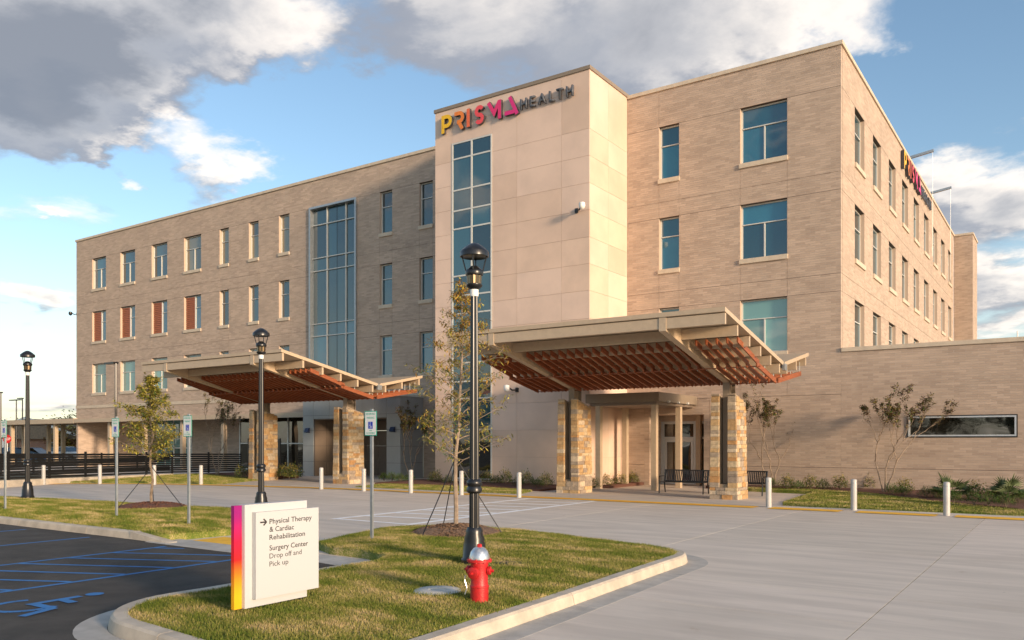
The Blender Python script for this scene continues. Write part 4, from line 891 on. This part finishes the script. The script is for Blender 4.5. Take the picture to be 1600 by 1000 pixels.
# ================================================================ PLANTS
def leafquad(mb, p, ln, wd, mi=0, droop=0):
    a = random.uniform(0, 2*math.pi); e = random.uniform(-.7, .8)-droop; d = Vector((math.cos(a)*math.cos(e), math.sin(a)*math.cos(e), math.sin(e))); s = d.cross(Vector((random.uniform(-.4, .4), random.uniform(-.4, .4), 1))).normalized()*wd/2
    p = Vector(p); mb.add([p, p+d*ln*.5+s, p+d*ln, p+d*ln*.5-s], [(0, 1, 2, 3)], mi)
def limb(tr, p0, p1, r0, r1, wob=.05, n=5):
    p0, p1 = Vector(p0), Vector(p1); L = (p1-p0).length; pts = [p0+(p1-p0)*i/n+Vector((random.uniform(-1, 1), random.uniform(-1, 1), random.uniform(-.4, .4)))*wob*L*(0 < i < n) for i in range(n+1)]
    tr.tube(pts, [r0+(r1-r0)*i/n for i in range(n+1)], 6); return pts
def young_tree(loc, label, H, crown, leaves, ln, wd, mats_, mw, trunk_m, tr_r, seed, ties=True):
    random.seed(seed); T = root('young_tree', loc, label, 'tree'); tr = MB(); lf = MB(); top = Vector((random.uniform(-.1, .1), random.uniform(-.1, .1), H))
    sp = limb(tr, (0, 0, -.1), top, tr_r, .006, .012, 9); tips = []
    for k in range(crown['n']):
        t = crown['z0']+(1-crown['z0'])*(k+.5)/crown['n']*.97; z = H*t; i = min(8, int(t*9)); c = sp[i].lerp(sp[i+1], t*9-i)
        rad = crown['r'](t)*random.uniform(.65, 1.1); a = k*2.4+random.uniform(-.5, .5)
        e = c+Vector((math.cos(a)*rad, math.sin(a)*rad, rad*random.uniform(.25, .75))); bp = limb(tr, c, e, .012*(1.3-t), .003, .07, 4)
        for b in range(4):
            s = bp[random.randint(1, 4)]; a2 = random.uniform(0, 6.28); e2 = s+Vector((math.cos(a2), math.sin(a2), random.uniform(-.1, .6)))*rad*.38; tr.tube([s, (s+e2)/2+Vector((0, 0, .02)), e2], [.005, .004, .002], 4); tips.append((s, e2))
        tips.append((c+(e-c)*.35, e))
    for k in range(leaves):
        a, b = random.choice(tips); p = a.lerp(b, random.uniform(.1, 1.08))+Vector([random.gauss(0, .045) for _ in range(3)]); mi = random.choices(range(len(mats_)), mw(p.z/H))[0]; leafquad(lf, p, ln*random.uniform(.6, 1.2), wd*random.uniform(.7, 1.2), mi, .25)
    tr.build('trunk', trunk_m, T, smooth=True); lf.build('crown', mats_, T, fix=False)
    if ties:
        for k in range(3):
            a = R(25+120*k); MB().tube([(0, 0, H*.30), (math.cos(a)*.55, math.sin(a)*.55, H*.12), (math.cos(a)*.95, math.sin(a)*.95, -.03)], .011, 5).build('guy_strap', BLACKM, T)
    return T
young_tree((TREE2[0], TREE2[1], .2), 'dense olive green young tree staked on the verge', 3.65, dict(z0=.34, n=34, r=lambda t: .98*max(.12, (1-t)**.75*1.55 if t > .5 else .95)), 7000, .11, .042, [LEAF_OAK, LEAF_YEL, LEAF_GRN], lambda t: (6, 3, 2), BARK, .045, 11)
young_tree((TREE1[0], TREE1[1], .2), 'tall slim young tree with thin narrow leaves, staked in straw mulch', 4.95, dict(z0=.27, n=40, r=lambda t: 1.15*(.95 if t < .5 else max(.2, 1.75*(1-t)+.08))), 5600, .12, .026, [LEAF_WIL, LEAF_ORG, LEAF_GRN], lambda t: (5, 1+6*max(0, t-.4), 3*(1-t)), BARKP, .05, 23)
def myrtle(loc, label, H, seed, leaves=900, W=1.0):
    random.seed(seed); T = root('bare_tree', loc, label, 'tree', 'sparse multi-stem trees'); tr = MB(); lf = MB(); tips = []
    def grow(p, d, L, r, lev):
        e = p+d*L; pts = limb(tr, p, e, r, r*.62, .05, 4)
        if lev <= 2: tips.append((pts[1], e))
        if lev == 0: return
        for _ in range(random.choice((2, 3)) if lev < 2 else 2):
            nd_ = (d+Vector((random.uniform(-.55, .55)*W, random.uniform(-.55, .55)*W, random.uniform(.1, .5)))).normalized(); grow(e, nd_, L*random.uniform(.55, .85), r*.66, lev-1)
    for k in range(3):
        a = 2.1*k+random.random(); grow(Vector((.06*math.cos(a), .06*math.sin(a), -.05)), Vector((math.cos(a)*.26*W, math.sin(a)*.26*W, 1)).normalized(), H*.27, .034, 5)
    for k in range(leaves):
        a, b = random.choice(tips); p = a.lerp(b, random.uniform(.3, 1.05))
        for _ in range(3): leafquad(lf, p+Vector([random.gauss(0, .035) for _ in range(3)]), random.uniform(.06, .10), .045, random.choices((0, 1, 2), (5, 2, 1))[0])
    tr.build('stems', BARKP, T, smooth=True); lf.build('leaf_clusters', [LEAF_MYR, LEAF_GRN, LEAF_YEL], T, fix=False)
myrtle((1.87, -1.5, .14), 'sparse multi-stem tree in the bed before the strip window wall', 4.5, 31, 1700, W=1.15)
myrtle((-2.6, -.75, .14), 'sparse multi-stem tree behind the stone pier at the brick wall', 4.4, 37, 1500, 1.1)
myrtle((-33.2, -5.0, .15), 'sparse multi-stem tree in mulch before the black screen', 5.2, 41, 1300, 1.1)
myrtle((-20.2, -3.0, .12), 'sparse multi-stem tree between the portal and the stone tower', 4.6, 43, 1800, 1.0)
# mulch rings
def ring(name, loc, r, h, m, label, straw=0):
    mb = MB(); n = 36; prof = [(1.0, -.03), (.93, .35), (.75, .72), (.45, .92), (.15, 1.0)]; vs = []; fs = []
    for q, z in prof:
        for k in range(n): t = 2*math.pi*k/n; jr = q*r*(1+.06*math.sin(3*t+1)+.04*math.sin(7*t)); vs.append((loc[0]+jr*math.cos(t), loc[1]+jr*math.sin(t), loc[2]+z*h+random.uniform(-.012, .012)))
    for i in range(len(prof)-1):
        for k in range(n): fs.append((i*n+k, i*n+(k+1) % n, (i+1)*n+(k+1) % n, (i+1)*n+k))
    fs.append(tuple(range(4*n, 5*n))); mb.add(vs, fs)
    for k in range(straw):
        t = random.uniform(0, 6.28); q = math.sqrt(random.random())*r*1.03; z = loc[2]+h*(1-(q/r)**2.2)+.012; a = random.uniform(0, 6.28); L = random.uniform(.04, .11); x, y = loc[0]+q*math.cos(t), loc[1]+q*math.sin(t); dx, dy = math.cos(a)*L, math.sin(a)*L
        mb.add([(x, y, z), (x+dx*.5-dy*.05, y+dy*.5+dx*.05, z+random.uniform(.0, .03)), (x+dx, y+dy, z+random.uniform(-.015, .02)), (x+dx*.5+dy*.05, y+dy*.5-dx*.05, z+random.uniform(-.01, .02))], [(0, 1, 2, 3)])
    o = mb.build(name, m, fix=False); tag(struct(o, 'stuff'), label, 'mulch'); return o
ring('mulch_ring', (TREE1[0], TREE1[1], .16), .88, .17, STRAW, 'brown straw mulch mound round the slim staked tree', 5000)
ring('mulch_ring', (TREE2[0], TREE2[1], .16), .9, .13, MULCH, 'reddish bark mulch mound round the dense young tree', 1800)
# shrubs
def shrub_mesh(seed, r, h, n, mats_, wts, ln, wd, tips=False):
    random.seed(seed); mb = MB()
    for k in range(7): a = random.uniform(0, 6.28); q = random.uniform(.2, .8); mb.tube([(0, 0, -.03), (r*q*.5*math.cos(a), r*q*.5*math.sin(a), h*.5), (r*q*math.cos(a), r*q*math.sin(a), h*.85)], [.008, .006, .003], 4, mi=len(mats_))
    for k in range(n):
        t = random.uniform(0, 6.28); u = random.random(); ph = math.acos(u); q = random.uniform(.55, 1.03)*(1+.15*math.sin(3*t+seed)); p = (r*q*math.sin(ph)*math.cos(t), r*q*math.sin(ph)*math.sin(t), h*(.12+.88*q*math.cos(ph)))
        mi = random.choices(range(len(mats_)), wts)[0]
        if tips and p[2] > h*.6 and random.random() < .5: mi = len(mats_)-1
        leafquad(mb, p, ln*random.uniform(.6, 1.2), wd, mi, -.3)
    return mb.mesh('foliage', list(mats_)+[BARK])
SHM = [shrub_mesh(s, .36, .62, 700, [LEAF_SHR, LEAF_GRN, LEAF_YEL], (5, 3, 1), .085, .036, True) for s in (1, 2, 3)]
LIR = [shrub_mesh(s, .26, .36, 420, [LEAF_GRN, LEAF_SHR], (5, 1), .17, .014) for s in (5, 6)]
def shrub(px, py, z, label, me, sc=1.0, kind='shrub', Y=None, grp='shrubs in the beds'):
    p = g(px, py, z); T = root('shrub', p, label, 'shrub', grp, random.uniform(0, 6.28)); T.scale = (sc, sc, sc*random.uniform(.9, 1.1)); put('foliage', me, T)
for i, (px, py) in enumerate([(1230, 764), (1267, 764), (1313, 765), (1359, 764), (1413, 770), (1525, 779)]): shrub(px, py, .13, 'yellow-tipped shrub at the brick wall, '+('next to the end bench', 'between the end bench and the wall joint', 'right under the vertical wall joint', 'at the foot of the bare tree', 'between the bare tree and a palm', 'between the two fan palms')[i], SHM[i % 3], .95, grp='tipped shrubs along the brick wall')
for i, (px, py) in enumerate([(1247, 765), (1287, 765), (1410, 774), (1447, 777), (1490, 785), (1522, 788), (1545, 790), (1572, 791), (1592, 785), (1475, 780), (1560, 783), (1470, 776), (1205, 762), (1395, 772)]): shrub(px, py, .11, 'low grassy green clump in the bed along the brick wall', LIR[i % 2], 1.0, grp='grassy clumps along the brick wall')
for i, (px, py) in enumerate([(681, 753), (760, 755), (790, 757), (823, 758), (853, 760), (735, 753)]): shrub(px, py, .09, 'rounded shrub at the stone tower foot, '+('beside the grey portal', 'below the tower glazing, tower middle side', 'next after the glazing', 'below the pale wall, second after the glazing', 'beside the stone pier', 'before the tower door glass')[i], SHM[i % 3], 1.0, grp='shrubs at the tower foot')
for i, (px, py) in enumerate([(612, 752), (625, 753), (640, 752), (700, 755), (600, 751), (810, 760), (840, 761), (775, 757)]): shrub(px, py, .08, 'low green clump in the bed between portal and tower', LIR[i % 2], 1.05, grp='low clumps before the tower')
for i, (px, py) in enumerate([(926, 763), (947, 760), (970, 758), (990, 756)]): shrub(px, py, .05, 'small leafy shrub between the entry canopy posts and tower wall', SHM[i % 3], .85, grp='shrubs beside the entry canopy')
for i, (px, py) in enumerate([(378, 746), (443, 747), (452, 748), (462, 748)]): shrub(px, py, .1, 'dull green shrub beside the stone pier by the recessed glazing', SHM[i % 3], 1.15, grp='shrubs by the left piers')
def palm(px, py, z, label, seed):
    random.seed(seed); T = root('dwarf_palm', g(px, py, z), label, 'palm', 'dwarf fan palms')
    for k in range(11):
        a = 2.4*k+random.uniform(-.3, .3); el = random.uniform(.35, 1.35); L = random.uniform(.35, .6); d = Vector((math.cos(a)*math.cos(el), math.sin(a)*math.cos(el), math.sin(el))); e = d*L
        mb = MB(); mb.tube([(0, 0, -.02), e*.5+Vector((0, 0, .03)), e], .009, 4); s = d.cross(Vector((0, 0, 1))).normalized(); u = s.cross(d)
        for j in range(15):
            t = R(-95+190*j/14); bd = (d*math.cos(t)+s*math.sin(t)+u*.12).normalized(); bl = random.uniform(.36, .46); nn = bd.cross(u).normalized()*.026; mb.add([e, e+bd*bl*.5+nn, e+bd*bl-u*.05, e+bd*bl*.5-nn], [(0, 1, 2, 3)])
        mb.build('fan_leaf', LEAF_PALM, T, fix=False)
palm(1488, 779, .11, 'dwarf fan palm behind the bollard at the brick wall', 3); palm(1572, 783, .11, 'dwarf fan palm beyond the strip window, with drooping lower fans', 8)
# ================================================================ FAR LEFT BACKGROUND
def pole(px, py_top, depth, label, H_, heads):
    p = atdepth(px, 690, depth); T = root('light_pole', (p[0], p[1], -.08), label, 'light pole', 'parking lot light poles'); MB().tube([(0, 0, 0), (0, 0, H_)], [.085, .06], 8).build('post', BLACKM, T); MB().lathe([(.28, -.1), (.28, .25)], 12).build('footing', GUTTER, T)
    for s in heads: MB().box(min(0, s*.95), max(0, s*.95), -.16, .16, H_-.02, H_+.08).build('lamp_head', BLACKM, T)
pole(181, 566, 46.5, 'slim light pole standing behind the black slat fence', 6.5, (-1,))
pole(1, 613, 62, 'dark light pole at the edge of the covered walk', 5.75, (-1,)); pole(25.5, 625, 88, 'distant twin headed light pole beyond the covered walk', 6.5, (-1.4, 1)); pole(35, 623, 92, 'distant single headed light pole beyond the covered walk', 6.9, (-1,))
T = root('distant_house', atdepth(45, 715, 105)[:2]+(-.08,), 'small brick house with white gable trim beyond the lot', 'house', rz=R(34))
MB().box(-7, 7, 0, 8, 0, 2.4).build('wall', brick_mat('far_brick', (.36, .2, .14), (.28, .15, .1), (.4, .3, .25)), T)
MB().hexa([(-7.6, -.6, 2.4), (7.6, -.6, 2.4), (7.6, 8.6, 2.4), (-7.6, 8.6, 2.4)], [(-.1, -.6, 5.0), (.1, -.6, 5.0), (.1, 8.6, 5.0), (-.1, 8.6, 5.0)]).build('roof', mat('shingle', (.22, .17, .12), .9, var=.2), T)
for s in (-1, 1): MB().hexa([(0, -.75, 4.95), (0, -.62, 4.95), (s*7.7, -.62, 2.3), (s*7.7, -.75, 2.3)], [(0, -.75, 5.25), (0, -.62, 5.25), (s*7.7, -.62, 2.6), (s*7.7, -.75, 2.6)]).build('gable_trim', PLAINW, T)
for x in (-4, 3.5): MB().box(x-.8, x+.8, -.06, .02, .7, 2.0).build('window', PLAINW, T); MB().box(x-.7, x+.7, -.08, -.061, .8, 1.9).build('pane', G_DARK, T)
MB().box(-5.5, -5.2, -2, -1.7, 0, 2.4).box(-2.2, -1.9, -2, -1.7, 0, 2.4).build('porch_post', PLAINW, T)
def far_tree(px, depth, H_, r, m, label, seed):
    random.seed(seed); p = atdepth(px, 690, depth); T = root('distant_tree', (p[0], p[1], -.1), label, 'tree', 'trees beyond the parking lot'); tr = MB(); limb(tr, (0, 0, 0), (0, 0, H_*.7), .22, .06, .03); lf = MB()
    cl = [(Vector((random.gauss(0, r*.45), random.gauss(0, r*.45), H_*random.uniform(.4, .92))), random.uniform(.25, .5)*r) for _ in range(16)]
    for c, q in cl: tr.tube([(0, 0, H_*.35), c*.6+Vector((0, 0, H_*.15)), c], [.08, .05, .02], 5)
    for k in range(1500): c, q = random.choice(cl); leafquad(lf, c+Vector([random.gauss(0, q*.5) for _ in range(3)]), .42, .26, random.choice((0, 0, 1)))
    tr.build('trunk', BARK, T); lf.build('crown', m, T, fix=False)
for i, (px, dp, H_, r, m) in enumerate([(62, 120, 4.8, 2.6, 0), (88, 125, 5.2, 3, 0), (100, 105, 4.2, 2.2, 1), (112, 135, 6.2, 3.2, 0), (38, 140, 5.0, 3, 0), (125, 120, 5.6, 3, 0), (80, 112, 3.4, 1.8, 1), (-20, 130, 6, 3, 0), (-60, 120, 6, 3.2, 0), (15, 150, 5.5, 3, 0)]):
    far_tree(px, dp, H_, r, [LEAF_FARO, LEAF_YEL] if m else [LEAF_FAR, LEAF_GRN], ('orange autumn tree' if m else 'dull green tree')+' far beyond the fence and covered walk', 60+i)
def car(px, depth, rz, m, label):
    p = atdepth(px, 690, depth); T = root('parked_car', (p[0], p[1], -.08), label, 'car', 'cars parked beyond the covered walk', rz)
    pr = [(-2.2, .35), (2.2, .35), (2.25, .75), (1.3, .92), (-2.15, .95)]; mb = MB(); n = len(pr); mb.add([(x, -.85, z) for x, z in pr]+[(x, .85, z) for x, z in pr], [tuple(range(n)), tuple(range(n, 2*n))]+[(i, (i+1) % n, n+(i+1) % n, n+i) for i in range(n)]); mb.build('body', m, T)
    MB().hexa([(-1.9, -.8, .94), (1.2, -.8, .93), (1.2, .8, .93), (-1.9, .8, .94)], [(-1.4, -.65, 1.45), (.4, -.65, 1.45), (.4, .65, 1.45), (-1.4, .65, 1.45)]).build('cabin', G_BLACK, T); MB().box(-1.38, .38, -.64, .64, 1.45, 1.5).build('roof', m, T)
    for x in (-1.35, 1.4):
        for y in (-.87, .87): MB().tube([(x, y-.1, .33), (x, y+.1, .33)], .33, 14).build('wheel', BLACKM, T)
car(12, 82, .4, mat('car_blue', (.02, .08, .22), .3), 'dark blue car parked before the distant house'); car(52, 80, .5, mat('car_navy', (.03, .12, .3), .3), 'blue car parked between the walk posts'); car(105, 95, .3, mat('car_white', (.7, .7, .7), .3), 'white car parked beyond the walk, near the building corner')
T = root('stop_sign', atdepth(11.5, 690, 70)[:2]+(-.08,), 'red octagonal stop sign beyond the fence', 'sign', rz=R(34)); MB().tube([(0, 0, 0), (0, 0, 2.2)], .03, 6).build('post', GALV, T); MB().add([(.38*math.cos(R(22.5+45*k)), -.04, 2.3+.38*math.sin(R(22.5+45*k))) for k in range(8)]+[(.38*math.cos(R(22.5+45*k)), -.03, 2.3+.38*math.sin(R(22.5+45*k))) for k in range(8)], [tuple(range(8)), tuple(range(8, 16))]+[(k, (k+1) % 8, 8+(k+1) % 8, 8+k) for k in range(8)]).build('plate', REDH, T)
text_obj('lettering', 'STOP', PLAINW, T, (-.27, -.042, 2.2), FRONT, height=.22, width=.54, ext=.001)

# ================================================================ UNSEEN TREES ACROSS THE STREET (added so the lower glass reflects dark foliage)
random.seed(99)
for i in range(16):
    far = bpy.data.objects['distant_tree' if i % 2 else 'distant_tree.003']; T = copy_tree(far); T.location = (-95+i*9.5+random.uniform(-2, 2), -108+random.uniform(-5, 5), -.1); T.rotation_euler = (0, 0, random.uniform(0, 6)); k = random.uniform(1.7, 2.4); T.scale = (k*1.3, k*1.3, k)
    tag(T, 'broad green tree in the unseen row across the street from the entrance', 'tree', 'unseen trees across the street')
